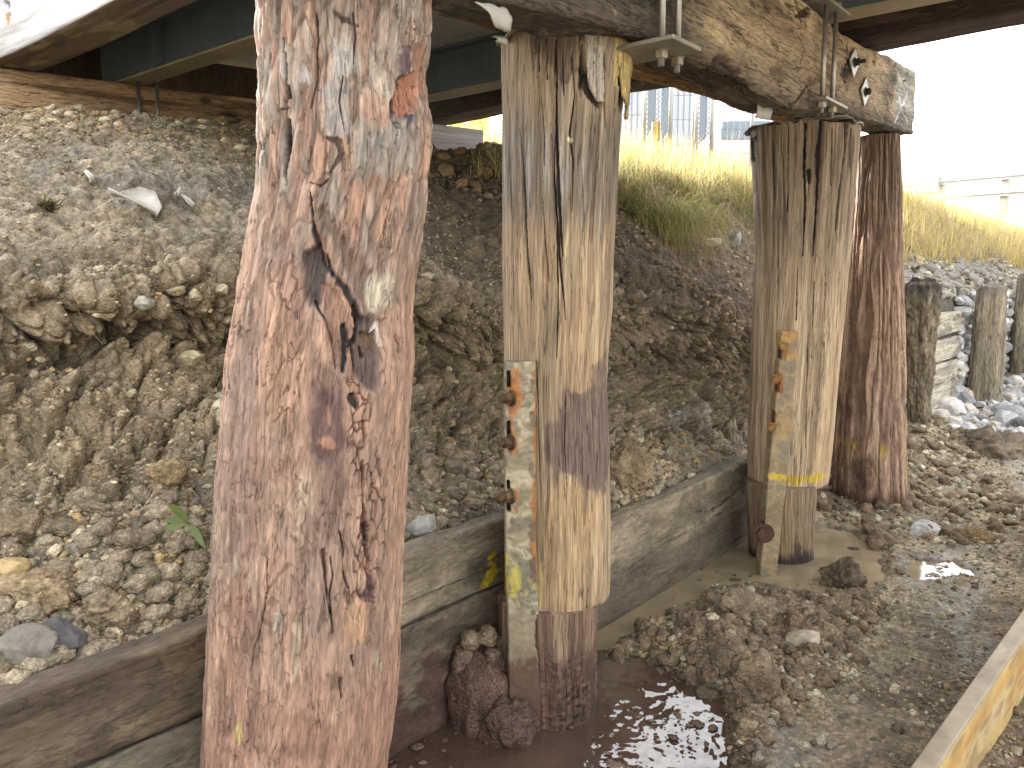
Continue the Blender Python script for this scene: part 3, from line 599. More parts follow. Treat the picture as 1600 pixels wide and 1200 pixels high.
    # the burnt scar
    p.poly([(486,330),(500,345),(520,380),(545,430),(560,470),(580,500),(600,490),(595,440),(560,400),(530,350),(505,320)],C(120,100,88),.012,5,6,.85)
    p.stroke([(484,300),(486,330),(492,360),(500,388),(515,420),(540,455),(556,485),(565,500)],[3,5,8,10,12,13,15,13],BK,.012,.6); p.stroke([(490,340),(502,372),(512,415)],[3,5,3],RD,-.012,.3)
    p.poly([(472,395),(500,382),(512,410),(512,445),(500,475),(482,478),(470,450)],C(86,74,70),.018,4,5)
    p.stroke([(490,470),(508,500),(520,540),(524,575)],[3,4,4,2],BK,.008,.4)
    p.poly([(500,445),(520,440),(540,480),(548,520),(535,575),(520,570),(508,520)],C(146,114,98),.006,4,4)
    p.poly([(566,495),(600,500),(596,540),(592,580),(588,612),(570,610),(560,580),(556,540)],C(88,76,72),.018,5,6,.9); p.poly([(566,520),(592,520),(590,545),(570,560)],C(122,98,80),.02,4,4,.8)
    p.stroke([(571,548),(572,556)],[10,9],C(8,8,8),.03,.15); p.stroke([(557,480),(558,520),(548,545),(552,590)],[8,10,12,8],BK,.02,.5); p.stroke([(530,450),(548,490),(552,510)],[7,8,5],C(176,138,116),-.005,.7)
    p.stroke([(546,548),(550,585),(556,600)],[8,9,5],C(176,138,116),-.006,.7); p.stroke([(538,510),(540,545),(536,580)],[10,14,6],C(40,34,40),.014,.5)
    p.stroke([(584,520),(592,505),(596,540)],[4,8,5],C(206,200,188),-.004,.5)
    p.poly([(572,440),(590,428),(612,440),(606,470),(590,480),(575,465)],C(200,190,166),-.004,14,10,.8)
    p.poly([(594,492),(612,474),(632,478),(636,520),(634,600),(626,690),(606,690),(596,580)],C(182,144,122),-.008,8,8,.6); p.stroke([(617,528),(620,532)],[12,10],C(160,116,98),.006,.3)
    # black knot on the right edge
    p.stroke([(651,440),(648,470),(650,500),(652,515)],[6,10,14,8],C(54,50,54),.014,.5); p.stroke([(648,480),(648,520)],[4,4],BK,.012,.3)
    # the dark wet streak below the scar
    p.poly([(486,560),(512,570),(540,600),(545,660),(540,720),(548,760),(530,800),(520,850),(500,870),(502,800),(500,740),(484,700),(484,620)],C(120,96,86),.004,6,8,.85)
    p.poly([(490,600),(536,610),(536,700),(512,740),(494,690)],C(100,78,74),.003,8,8,.7); p.stroke([(514,640),(516,665)],[10,6],C(150,108,94),-.002,.5); p.stroke([(508,690),(520,698)],[16,10],C(164,122,104),-.002,.6)
    p.stroke([(505,860),(508,900),(512,940),(516,960)],[9,7,4,2],C(84,58,50),.008,.5)
    p.stroke([(516,870),(520,900),(515,930),(520,990)],[3,4,4,2],C(60,46,42),.01,.4)
    # crumbly red strip right of centre
    p.poly([(538,595),(560,600),(585,620),(580,660),(572,690),(560,690),(540,660)],C(180,144,120),-.003,9,8,.7); p.stroke([(548,620),(556,635)],[12,8],C(58,50,48),.014,.6); p.stroke([(567,660),(569,690)],[8,7],C(128,92,78),.012,.4)
    p.crackle([(552,690),(590,686),(604,760),(602,880),(580,945),(552,935),(556,850),(546,760)],C(104,76,66),.006,(46,46,20),.14)
    p.crackle([(540,590),(575,600),(586,640),(572,690),(545,670)],C(104,78,68),.006,(40,40,26),.12)
    p.crackle([(360,420),(470,400),(480,560),(450,700),(350,640)],C(120,90,76),.005,(26,26,9),.10,a=.7)
    p.crackle([(535,920),(590,915),(585,1000),(560,1010),(545,970)],C(116,90,76),.004,(40,40,22),.12)
    p.crackle([(340,700),(480,720),(500,900),(420,1180),(330,1180)],C(128,98,84),.004,(24,24,7),.08,a=.6)
    p.stroke([(566,720),(568,790),(574,840),(578,880),(572,930)],[6,10,10,12,6],C(110,66,54),.012,.7); p.stroke([(580,740),(584,770)],[4,3],BK,.01,.4); p.stroke([(574,820),(578,850),(572,870)],[7,8,5],C(66,48,44),.012,.6)
    p.stroke([(530,830),(538,860),(535,890),(545,920)],[4,7,6,3],C(60,46,44),.012,.7); p.poly([(574,900),(585,895),(590,920),(580,940),(562,935)],C(92,70,68),.004,4,4,.9); p.stroke([(568,880),(575,905)],[8,12],C(148,104,86),.003,.8)
    p.poly([(560,930),(576,950),(570,1000),(545,1010),(540,960)],C(192,152,118),-.002,7,6,.7)
    # lower body
    p.stroke([(418,870),(419,920),(412,960),(405,990),(396,1010),(392,1050)],[2,2.5,2.5,3,3,2],C(92,66,56),.007,.4); p.stroke([(550,1025),(552,1040)],[5,4],C(40,34,32),.014,.3); p.stroke([(532,1060),(533,1090)],[3,3],C(64,48,44),.008,.4); p.stroke([(602,1070),(603,1080)],[4,4],C(50,40,38),.01,.3)
    p.poly([(510,1055),(530,1050),(536,1075),(515,1080)],C(112,88,78),.003,4,4,.8); p.poly([(430,960),(440,955),(440,990),(428,990)],C(168,156,140),0,5,4,.8)
    p.poly([(366,1135),(376,1128),(382,1150),(372,1165)],C(200,186,120),0,5,4,.75); p.poly([(335,1110),(352,1100),(362,1120),(356,1160),(340,1165)],C(140,108,94),.003,6,6,.7)
    p.poly([(440,1130),(470,1110),(520,1130),(520,1180),(480,1200),(440,1180)],C(142,108,92),.002,9,9,.7); p.poly([(432,1110),(452,1120),(448,1150),(430,1140)],C(178,138,114),0,9,8,.5)
    p.poly([(400,680),(440,670),(430,720),(410,730)],C(160,138,122),0,10,8,.5); p.poly([(450,770),(490,770),(488,800),(440,800)],C(172,150,130),0,8,6,.6); p.poly([(370,560),(395,540),(400,640),(380,660)],C(150,130,120),0,10,8,.6)
    for k in range(9): p.stroke([(360+11*k,470+17*(k%4)),(358+11*k,620+23*(k%3)),(352+11*k,760)],[1.6,2.2,1.2],C(128,96,82),.003,.7,a=.6)
bark_A(pA)
tA=empty('timber_pile',(pA.at(0)[0],pA.at(0)[1],0),'thick reddish timber pile with a burnt scar, nearest and largest in the row','timber pile','piles of the bridge bent')
pA.build('shaft',M_bark,tA)
# ---- second pile, grey-tan, with steel strap
rows=[(30,783,999),(60,782,992),(120,782,980),(180,783,972),(250,783,966),(330,784,962),(400,784,958),(480,785,957),(540,786,952),(600,786,949),(700,787,953),(800,787,953),(900,788,952),(950,788,950),(1000,788,950)]
VB=1.60; VC=1.555
_p=hv(868,955,VB); zB0=front_z(890,966,_p[0],_p[1],.178)
pB=Pile(rows,VB,40,zB0,nph=440,nz=820,seed=23)
TAN=C(176,154,124); GRY=C(132,120,106); DKC=C(52,44,38)
def wood_B(p):
    x,y,z=p.G[...,0],p.G[...,1],p.G[...,2]
    st=fbm(x*34,y*34,z*1.0,5,70); st2=fbm(x*90,y*90,z*3,4,71); bl=fbm(x*9,y*9,z*1.6,4,72)
    setcol(p,TAN,.82); blendc(p,C(196,174,140),ss(0,.5,st)*.8); blendc(p,C(146,126,104),ss(.0,.5,-st)*.8); blendc(p,C(186,152,116),ss(.2,.6,bl)*.45)
    zz=p.Z+.10*st+.07*bl; k=ss(1.62,1.78,zz)
    blendc(p,GRY,k*.85); blendc(p,C(172,168,160),k*ss(.1,.5,st2+st*.5)*.6); blendc(p,C(96,84,72),k*ss(.1,.6,-st2)*.6)
    blendc(p,C(170,146,112),ss(1.93,2.05,zz)*.6); blendc(p,C(200,186,160),ss(.5,.9,st2)*.4)
    blendc(p,C(118,98,86),ss(.3,.7,-bl)*.5*(1-k))
    p.disp+=.0028*st+.002*st2+.003*bl
    p.poly([(886,615),(940,600),(953,640),(952,700),(945,770),(915,765),(895,740),(862,735),(846,700),(858,668),(876,660)],C(120,100,92),.0,9,6,.9); p.poly([(925,575),(948,545),(950,640),(928,640)],C(122,102,92),0,6,5,.8)
    p.poly([(845,760),(900,750),(930,800),(900,950),(850,950)],C(190,156,112),0,12,10,.5)
    cr=[([(868,60),(870,130),(869,190),(872,260),(874,330),(880,400)],[2,4,5,7,6,2]),([(894,80),(898,150),(890,210),(896,250),(894,330)],[1,3,4,3,1]),([(812,200),(818,260),(822,340),(826,420),(830,470)],[2,4,5,4,2]),
        ([(796,150),(797,260),(800,340),(800,430)],[1.5,3,4,2]),([(845,150),(850,200),(852,260)],[1,2,1]),([(938,180),(936,240),(930,300),(926,380)],[3,4,4,2]),([(868,190),(866,280),(872,360),(877,430),(884,500)],[1,3,5,4,1]),
        ([(908,260),(912,330),(913,400)],[1,2,1]),([(942,90),(944,140),(946,200)],[4,6,3]),([(848,310),(852,380),(858,440)],[1,2,1]),([(870,330),(872,440),(870,560)],[2,3,1]),([(838,565),(841,640),(842,740)],[2,2.5,1]),([(905,450),(908,520)],[1,1]),([(962,120),(960,180),(955,230)],[2,3,1]),([(884,620),(882,700),(886,760)],[1,1.4,1]),([(828,50),(834,110)],[1,1])]
    for a,w in cr: p.stroke(a,[q*.85 for q in w],C(48,41,36),.014,.35,.4,rough=.95)
    # rotted, ragged head
    p.poly([(835,40),(905,45),(902,110),(880,140),(866,110),(840,80)],C(104,88,74),.008,8,5,.85); p.poly([(905,100),(940,150),(936,165),(920,150),(905,130)],C(74,62,54),.02,5,4)
    p.poly([(905,42),(912,42),(916,120),(906,150)],C(60,50,44),.02,4,3); p.poly([(958,60),(988,70),(984,110),(968,150),(956,120)],C(206,182,120),-.003,5,4,.8); p.poly([(966,120),(984,140),(975,185),(968,170)],C(70,60,48),.02,3,3,.9)
    p.stroke([(888,218),(892,220)],[9,7],C(220,204,160),-.004,.3)
    for k in range(10):
        p.stroke([(840+13*k%120+800-800,52+9*(k%5)),(842+13*k%120,110+13*(k%4))],[1.5,2.2],C(76,64,54),.008,.6)
    p.stroke([(846,880),(842,960)],[6,6],C(206,190,120),0,.8,.8,.6)
wood_B(pB)
baseB=np.array([*pB.at(.3)[:2],0])
tB=empty('timber_pile',baseB,'grey and tan cracked timber pile with a pale bolted steel strap and muddy foot','timber pile','piles of the bridge bent')
pB.build('shaft',M_wood,tB,bottom_round=.03,top_rag=.02)
rows=[(900,779,934),(960,779,933),(1010,781,932),(1060,783,932),(1110,784,931),(1200,784,930)]
pBs=Pile(rows,VB,900,-.2,nph=300,nz=360,seed=29,ztop=zB0+.02)
def stub_B(p):
    x,y,z=p.G[...,0],p.G[...,1],p.G[...,2]
    st=fbm(x*34,y*34,z*1.2,4,80); st2=fbm(x*90,y*90,z*9,4,81); gr=fbm(x*60,y*60,z*60,4,82)
    setcol(p,C(138,112,92),.85); blendc(p,C(168,146,120),ss(.1,.5,st)*.7); blendc(p,C(96,76,64),ss(.1,.6,-st)*.7)
    w=p.Z+.03*st; k=ss(.30,.22,w); blendc(p,C(98,76,64),k*.95); blendc(p,C(114,88,74),k*ss(.1,.5,gr)*.7)
    blendc(p,C(48,36,32),k*ss(.1,.45,-gr)*ss(.2,.1,p.Z)*ss(.0,.4,p.PH)*.9)
    p.disp+=.0025*st+.0015*st2+k*.004*gr; p.col[...,3]=mix(.85,.55,k)
stub_B(pBs); pBs.build('stub',M_wood,tB)
# ---- third pile
rows=[(195,1169,1344),(240,1171,1341),(300,1175,1335),(400,1177,1326),(500,1173,1318),(600,1170,1308),(700,1166,1300),(750,1167,1293),(800,1167,1290)]
_p=hv(1228,760,VC); zC0=front_z(1250,768,_p[0],_p[1],.205)
pC=Pile(rows,VC,188,zC0,nph=360,nz=640,seed=37)
def wood_C(p):
    x,y,z=p.G[...,0],p.G[...,1],p.G[...,2]
    st=fbm(x*30,y*30,z*.9,5,90); st2=fbm(x*80,y*80,z*3,4,91); bl=fbm(x*8,y*8,z*1.5,4,92)
    setcol(p,C(194,170,138),.82); blendc(p,C(206,184,152),ss(0,.5,st)*.8); blendc(p,C(152,131,107),ss(.0,.5,-st)*.85); blendc(p,C(194,158,118),ss(.2,.6,bl)*.4)
    k=ss(1.35,1.85,p.Z+.16*st+.1*bl); blendc(p,C(150,132,110),k*.75); blendc(p,C(98,84,70),k*ss(0,.5,-st2-.3*st)*.7); blendc(p,C(156,140,118),k*ss(.2,.6,st2)*.5)
    p.disp+=.0035*st+.0025*st2+.003*bl
    for a,w in [([(1258,195),(1256,260),(1258,320),(1254,400)],[4,6,4,2]),([(1282,190),(1279,250),(1276,320),(1270,400)],[6,8,5,2]),([(1322,190),(1320,240),(1312,300),(1306,360)],[6,8,5,3]),([(1300,200),(1298,290)],[2,2]),([(1232,200),(1230,330)],[2,2]),
        ([(1206,200),(1208,300),(1206,420)],[2,3,1]),([(1190,205),(1192,300)],[3,1.5]),([(1330,200),(1328,260)],[3,4]),([(1272,440),(1268,560)],[1.5,1]),([(1246,420),(1244,500)],[1,1.5]),([(1290,420),(1286,600)],[1.2,1]),([(1312,420),(1306,520)],[2,1]),([(1216,330),(1214,500)],[1.5,1]),([(1262,545),(1259,700)],[1.2,1.2])]:
        p.stroke(a,[q*.8 for q in w],C(52,43,36),.014,.45,.5,rough=.95)
    p.stroke([(1262,268),(1265,285)],[8,6],C(50,40,34),.012,.5)
    p.poly([(1170,215),(1182,215),(1180,250),(1168,250)],C(50,42,36),.02,4,3)
    p.stroke([(1204,745),(1228,748),(1262,750),(1290,742)],[9,12,12,10],C(214,186,60),0,.9,.6,.9)
wood_C(pC)
tC=empty('timber_pile',[*pC.at(.3)[:2],0],'brown timber pile with a yellow paint band above its narrow foot, standing in silty water','timber pile','piles of the bridge bent')
pC.build('shaft',M_wood,tC,bottom_round=.025,top_rag=.015)
rows=[(720,1161,1277),(770,1162,1276),(800,1165,1274),(870,1169,1271),(930,1172,1269)]
pCs=Pile(rows,VC,740,-.2,nph=240,nz=300,seed=41,ztop=zC0+.02)
def stub_C(p):
    x,y,z=p.G[...,0],p.G[...,1],p.G[...,2]
    st=fbm(x*30,y*30,z*1.2,4,95); st2=fbm(x*80,y*80,z*6,4,96)
    setcol(p,C(140,120,96),.85); blendc(p,C(166,144,112),ss(.1,.5,st)*.7); blendc(p,C(92,78,64),ss(.1,.6,-st)*.7)
    blendc(p,C(66,56,50),ss(.10,.03,p.Z+.03*st)); p.disp+=.003*st+.002*st2; p.col[...,3]=mix(.85,.5,ss(.12,.04,p.Z))
    p.stroke([(1240,840),(1245,870),(1262,870)],[14,18,14],C(60,50,46),0,.9,.6,.7)
stub_C(pCs); pCs.build('stub',M_wood,tC)
# ---- fourth pile, red and furrowed
rows=[(205,1338,1409),(260,1336,1410),(330,1331,1411),(400,1325,1412),(500,1317,1415),(600,1306,1416),(700,1298,1417),(760,1297,1419),(800,1300,1420),(830,1302,1420),(900,1302,1420)]
pD=Pile(rows,1.45,208,-.25,nph=360,nz=760,seed=53)
def bark_D(p):
    x,y,z=p.G[...,0],p.G[...,1],p.G[...,2]
    wx=.35*fbm(x*10,y*10,z*3,3,100)
    r1=np.abs(2*vnoise(x*17+wx,y*17+wx,z*1.1,101)-1); r2=np.abs(2*vnoise(x*42+wx,y*42,z*2.2,102)-1); fl=fbm(x*40,y*40,z*9,4,103); st=fbm(x*40,y*40,z*1.4,4,104)
    cr=np.minimum(ss(.0,.3,r1),.25+.75*ss(0,.35,r2))
    setcol(p,C(186,156,132),.85); blendc(p,C(202,166,138),ss(.1,.6,st)*.7); blendc(p,C(134,102,84),ss(.1,.6,-fl)*.8)
    k=ss(1.55,2.1,p.Z+.12*fl); blendc(p,C(128,110,96),k*.75)
    blendc(p,C(176,162,146),ss(.45,.8,fl)*.5)
    blendc(p,C(96,74,62),(1-cr)*.75)
    b=ss(.22,.08,p.Z+.05*st); blendc(p,C(94,68,54),b*.8)
    p.disp+=-.013*(1-cr)*(1-.6*b)+.004*fl+.003*st
    m=np.exp(-((p.Z-p.loc(1360,702)[1]+.03*fl)/.035)**2); blendc(p,C(196,164,66),m*ss(.15,.6,fbm(x*30,y*30,z*14,3,107)+.15*cr)*.8)
    p.poly([(1332,720),(1356,716),(1366,760),(1340,770)],C(70,54,46),.004,6,5,.6)
bark_D(pD)
tD=empty('timber_pile',[*pD.at(.1)[:2],.1],'deeply furrowed red brown timber pile under the far end of the cap beam','timber pile','piles of the bridge bent')
pD.build('shaft',M_bark,tD)
print('piles',time.time()-T0)
# ---- steel straps (splints) on the two cut piles
UD=np.array([UX,UY,0]); VD=np.array([VXX,VYY,0]); ZD=np.array([0,0,1.])
def strap(parent,foot,ang,edges,ytop,zbot,paint,seed,T=.05):
    """plate standing at the image foot point on the ground; edges: list of (py, left px, right px)"""
    O=hz(*foot); Bd=np.array([math.cos(ang),math.sin(ang),0]); Nn=np.cross(ZD,Bd); o=np.array([0,0,CZ])
    def hit(px,py): d=ray(px,py); return o+d*(((O-o)@Nn)/(d@Nn))-O
    zz=[];lo=[];hi=[]
    for y,l,r in edges:
        a=hit(l,y);b=hit(r,y); zz.append((a[2]+b[2])/2);lo.append(a@Bd);hi.append(b@Bd)
    k=np.argsort(zz); zz=np.array(zz)[k];lo=np.array(lo)[k];hi=np.array(hi)[k]
    f=lambda a:(lambda q:float(np.interp(q,zz,a)))
    t=Timber(O,ZD,Bd,zbot,hit(edges[0][1],ytop)[2],f(lo),f(hi),T,520,120,.006,seed)
    paint(t); t.hit=lambda px,py:hit(px,py)+O; t.build('strap',M_strap,parent,.002); return t
def bolt(parent,p,d,r=.016,L=.05,nut=True,col=(104,84,62),name='bolt',slot=None):
    b=MB(); d=np.asarray(d,float); d/=np.linalg.norm(d); p=np.asarray(p,float)
    if nut: b.cyl(p-d*.004,p+d*.004,r*2.1,20); b.cyl(p+d*.004,p+d*.026,r*1.55,6,r*1.45)
    b.cyl(p-d*.01,p+d*L,r*.75,12)
    for k in range(5): b.cyl(p+d*(L-.004-.005*k),p+d*(L-.0015-.005*k),r*.84,12)
    return b.build(name,M_rust,parent,col=(*C(*col),.6))
def paint_strapB(p):
    x,y,z=p.G[...,0],p.G[...,1],p.G[...,2]
    sw=fbm(x*14+2*fbm(x*8,y*8,z*8,2,120),y*14,z*26+2*fbm(x*9,y*9,z*9,3,121),3,122); fn=fbm(x*60,y*60,z*60,3,123); sw2=fbm(x*20,y*20,z*60+3*sw,3,125)
    setcol(p,C(166,153,124),.65); blendc(p,C(126,118,100),ss(.0,.4,sw)*.8); blendc(p,C(192,184,156),ss(.1,.5,-sw)*.7); blendc(p,C(116,114,102),ss(.25,.5,sw2)*.6)
    edge=ss(.022,.0,np.abs(p.B-p.B[:,:1].max()))
    z0=p.loc(815,945)[0]; k=ss(z0+.02,z0-.05,p.A+.02*fn); blendc(p,C(156,142,118),k*.8); blendc(p,C(108,84,68),ss(.30,.22,p.A+.03*fn)*.95)
    p.col[...,3]=mix(.55,.85,k)
    RU=C(176,112,50); RU2=C(132,84,46)
    for yy in(600,625,690,775): p.stroke([(803,yy-18),(808,yy),(803,yy+20)],[12,20,11],RU,0,1.2,.8,.8); p.stroke([(797,yy-6),(798,yy+12)],[13,15],RU2,0,.7,.5,.8)
    p.stroke([(836,570),(836,700),(836,800),(839,900)],[5,8,9,7],RU,0,1.5,.8,.85); p.stroke([(837,690),(839,740)],[6,5],C(190,120,60),0,.9,.5,.9)
    for yy in(606,655,735,830,900,885): p.stroke([(831,yy-8),(833,yy+10)],[10,11],C(112,96,80),.002,.6,.5,.8)
    for yy,l in((592,10),(672,11),(758,5),(792,5)): p.stroke([(794,yy-l),(795,yy+l)],[6,6],C(14,11,9),.03,.15,.2)
    p.stroke([(806,890),(812,915),(820,920)],[16,22,12],C(206,190,84),0,1.1,.9,.75); p.stroke([(790,870),(791,930)],[8,8],C(210,190,40),0,.4,.5,.9)
    p.stroke([(833,956),(833,957)],[8,8],C(120,112,100),-.002,.1)
    p.disp+=.002*sw+.001*fn
kB=strap(tB,(818,1142),.09,[(565,789,837),(860,790,838),(950,793,842),(1040,795,843),(1130,796,845)],566,-.12,paint_strapB,61)
for yy,xx in((622,791),(691,790),(775,790)):
    bolt(tB,kB.hit(xx+7,yy),np.array([-.75,-.6,0]),.0125,.045)
def paint_strapC(p):
    x,y,z=p.G[...,0],p.G[...,1],p.G[...,2]
    sw=fbm(x*14,y*14,z*18,4,130); fn=fbm(x*60,y*60,z*40,3,131); bl=fbm(x*6,y*6,z*6,3,132)
    setcol(p,C(168,148,112),.75); blendc(p,C(196,150,84),ss(-.2,.4,bl+.3*sw)*.7*ss(.6,.8,p.A)); blendc(p,C(128,124,112),ss(.0,.4,sw)*.6); blendc(p,C(118,100,78),ss(.1,.5,-sw)*.5)
    for xx,yy in((1222,553),(1217,603),(1211,655)): p.stroke([(xx-1,yy-9),(xx-2,yy+8)],[6,5],C(14,11,9),.03,.15,.2); p.stroke([(xx+4,yy-14),(xx+4,yy+8)],[9,7],C(150,96,46),0,.8,.5,.9)
    p.stroke([(1203,744),(1230,748)],[11,11],C(222,192,60),0,.8,.6,.9)
    p.stroke([(1192,818),(1193,826)],[7,6],C(20,16,14),.03,.2,.2); p.disp+=.0025*sw+.0015*fn
kC=strap(tC,(1203,900),.05,[(517,1221,1248),(600,1215,1243),(737,1201,1231),(850,1192,1219),(880,1189,1216)],518,-.1,paint_strapC,67,.07)
for xx,yy in((1224,540),(1212,592),(1206,667)): bolt(tC,kC.hit(xx,yy),np.array([-.3,-1,0]),.011,.012,col=(150,112,66))
bolt(tC,kC.hit(1194,833),np.array([-.2,-1,0]),.024,.03,col=(96,72,58))
# ---- loose splinters at the head of the second pile
def splinter(p,parent,rows_,off0,off1,col,seed):
    n=40;m=14; rows_=np.array(rows_,float); yy=np.linspace(rows_[0,0],rows_[-1,0],n); V=[]
    for i,y in enumerate(yy):
        l=np.interp(y,rows_[:,0],rows_[:,1]);r=np.interp(y,rows_[:,0],rows_[:,2]); f=i/(n-1)
        for j in range(m):
            px=l+(r-l)*j/(m-1); ph,z,_=p.loc2(min(px,p_edge(p,y)),y); V.append(p.surf(ph,z,off0+(off1-off0)*f+.002*math.sin(j*1.7+seed)+.0015*RNG.standard_normal()))
    V=np.array(V); c=p.surf(0,1.,-9)*0+np.array([p.at(2)[0],p.at(2)[1],0])
    inn=V.copy(); d=V-c; d[:,2]=0; d/=np.linalg.norm(d,axis=1)[:,None]; inn=V-d*.007
    Vv=np.concatenate([V,inn]); q=grid_faces(n,m); k=n*m; f=[q,q[:,::-1]+k]
    b=np.concatenate([np.arange(m),np.arange(1,n)*m+m-1,np.arange(m-2,-1,-1)+(n-1)*m,np.arange(n-2,0,-1)*m]); b2=np.roll(b,-1)
    f.append(np.stack([b,b+k,b2+k,b2],-1))
    st=fbm(Vv[:,0]*90,Vv[:,1]*90,Vv[:,2]*4,3,seed); cc=np.ones((len(Vv),4))*.85; cc[:,:3]=np.asarray(col)*(1+.35*st[:,None])
    return mk('splinter',Vv,f,M_wood,parent,cc)
def p_edge(p,y): return 991
splinter(pB,tB,[(40,913,940),(90,914,940),(135,918,940),(160,930,940)],.006,.012,C(186,176,160),3)
splinter(pB,tB,[(52,960,991),(110,966,989),(150,968,987),(184,980,985)],.004,.018,C(196,172,116),5)
# ---- crumpled metal caps on the pile heads
def cap_sheet(p,parent,r,z,seed,tabs):
    n,m=14,90; th=np.linspace(0,2*np.pi,m,endpoint=False); V=[]
    cx,cy,_=p.at(p.ztop)
    for i in range(n):
        f=i/(n-1); rr=r*f*(1+.06*np.sin(th*3+seed)*f+.05*fbm(np.cos(th)*3,np.sin(th)*3,0*th+seed,3,seed)*f)
        zz=z+.012*fbm(np.cos(th)*rr*30,np.sin(th)*rr*30,0*th,3,seed)-.02*ss(.86,1,f)*np.clip(np.sin(th*5+seed),0,1)
        V.append(np.stack([cx+rr*np.cos(th),cy+rr*np.sin(th),zz+0*th],-1))
    V=np.concatenate(V); o=mk('cap_sheet',V,grid_faces(n,m,True),M_steel,parent,(*C(178,166,148),.6))
    md=o.modifiers.new('thick','SOLIDIFY'); md.thickness=.003
    for pts,v in tabs:
        Q=np.array([hv(x,y,v) for x,y in pts]); c=Q.mean(0); k=8
        G=np.array([[ (Q[0]*(1-a)+Q[1]*a)*(1-b)+(Q[3]*(1-a)+Q[2]*a)*b - VD*.02*math.sin(b*2.5)+.0012*RNG.standard_normal(3) for a in np.linspace(0,1,k)] for b in np.linspace(0,1,k)]).reshape(-1,3)
        o=mk('flashing_tab',G,grid_faces(k,k),M_plain,parent,(*C(178,172,160),.6)); md=o.modifiers.new('thick','SOLIDIFY'); md.thickness=.003
cap_sheet(pB,tB,pB.at(pB.ztop)[2]*1.13,pB.ztop+.008,2,[([(742,4),(790,14),(788,52),(765,42)],1.30),([(770,58),(784,58),(783,72),(768,66)],1.46)])
cap_sheet(pC,tC,pC.at(pC.ztop)[2]*1.08,pC.ztop+.010,6,[([(1179,152),(1201,160),(1197,188),(1174,184)],1.42)])
# ================================================================== CAP BEAMS
def tfun(pts,v):
    q=sorted(huz(x,y,v) for x,y in pts); u=[a for a,_ in q]; z=[b for _,b in q]
    return lambda a:float(np.interp(a,u,z))
VF=1.315
zbF=tfun([(765,0),(865,22),(952,40),(1010,56),(1097,92),(1160,130),(1224,164),(1290,176),(1345,184),(1424,209)],VF)
ztF_=tfun([(1310,46),(1340,66),(1372,80),(1430,108)],VF)
ztF=lambda a: ztF_(a) if a>3.9 else 2.66
uend=huz(1430,150,VF)[0]
cb=Timber(W(0,VF,0),UD,ZD,.95,uend,zbF,ztF,.2,1000,260,.02,71)
def paint_cap(p):
    x,y,z=p.G[...,0],p.G[...,1],p.G[...,2]
    st=fbm(x*30,y*30,z*2.2+.0*x,5,140); bl=fbm(x*6,y*6,z*3.5,4,141); fl=fbm(x*22,y*22,z*14,4,142); sw=fbm(x*9+1.5*bl,y*9,z*5,4,143)
    u=p.A
    setcol(p,C(186,162,128),.85); blendc(p,C(204,180,142),ss(0,.45,bl)*.8); blendc(p,C(146,124,98),ss(0,.5,-st)*.7); blendc(p,C(164,148,124),ss(.1,.5,sw)*.6)
    blendc(p,C(84,68,54),ss(.25,.6,-sw)*.6)
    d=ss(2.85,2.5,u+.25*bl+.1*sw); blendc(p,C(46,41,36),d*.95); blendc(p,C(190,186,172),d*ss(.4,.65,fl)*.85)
    e=ss(4.85,5.1,u+.12*sw); blendc(p,C(170,170,158),e*.85); blendc(p,C(132,126,112),e*ss(.1,.5,-st)*.6); blendc(p,C(176,176,168),e*ss(.1,.5,bl+.4*st)*.6)
    dk=np.exp(-((u-4.83+.05*sw)/.06)**2); blendc(p,C(88,78,66),dk*.7)
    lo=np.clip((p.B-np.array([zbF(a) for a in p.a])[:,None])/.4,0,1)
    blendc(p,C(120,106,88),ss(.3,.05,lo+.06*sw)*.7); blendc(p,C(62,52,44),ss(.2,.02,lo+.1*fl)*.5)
    p.disp+=.008*bl+.005*st+.007*sw*ss(.5,.1,lo)+.003*fl
    p.poly([(1112,90),(1135,90),(1160,110),(1140,135),(1118,120)],C(66,52,44),.03,5,4); p.poly([(1060,92),(1100,105),(1130,135),(1100,128),(1060,110)],C(70,50,40),.03,5,4,.9)
    p.poly([(1150,120),(1180,130),(1165,150),(1145,140)],C(58,48,40),.03,4,4,.9)
    p.stroke([(1245,50),(1258,75),(1252,100)],[3,3,2],C(84,64,48),.008,.6); p.stroke([(1190,40),(1200,90)],[10,8],C(180,160,128),0,.9,.6,.6); p.stroke([(1230,5),(1245,25),(1262,18)],[8,14,10],C(80,62,50),.02,.8)
    p.stroke([(1265,132),(1240,160),(1225,168)],[3,3,2],C(78,62,48),.008,.5)
    p.stroke([(1325,62),(1326,95),(1320,125)],[4,7,10],C(72,62,54),.004,.6); p.poly([(1316,100),(1328,102),(1326,122),(1314,120)],C(70,62,56),.008,4,4,.9)
    p.poly([(1391,108),(1402,112),(1404,130),(1394,134)],C(62,60,58),.012,4,4,.9); p.stroke([(1412,127),(1418,125)],[4,3],C(60,56,50),.012,.3)
    p.stroke([(1363,95),(1366,97)],[4,4],C(30,28,26),.02,.2)
    WH=C(222,226,228)
    p.stroke([(1401,140),(1408,166),(1418,192)],[3.5,3.5,4],WH,0,.5,.6,.95); p.stroke([(1419,143),(1410,164),(1400,190)],[3.5,3.5,4],WH,0,.5,.6,.95); p.poly([(1404,178),(1412,170),(1418,192),(1402,200)],C(92,92,88),0,4,4,.7)
paint_cap(cb)
tcap=empty('cap_beam',W(1.,VF+.1,2.2),'heavy weathered cap timber in front with steel rods and a pale X near its end','cap beam','paired cap beams across the pile heads')
cb.build('timber',M_rough,tcap,.01)
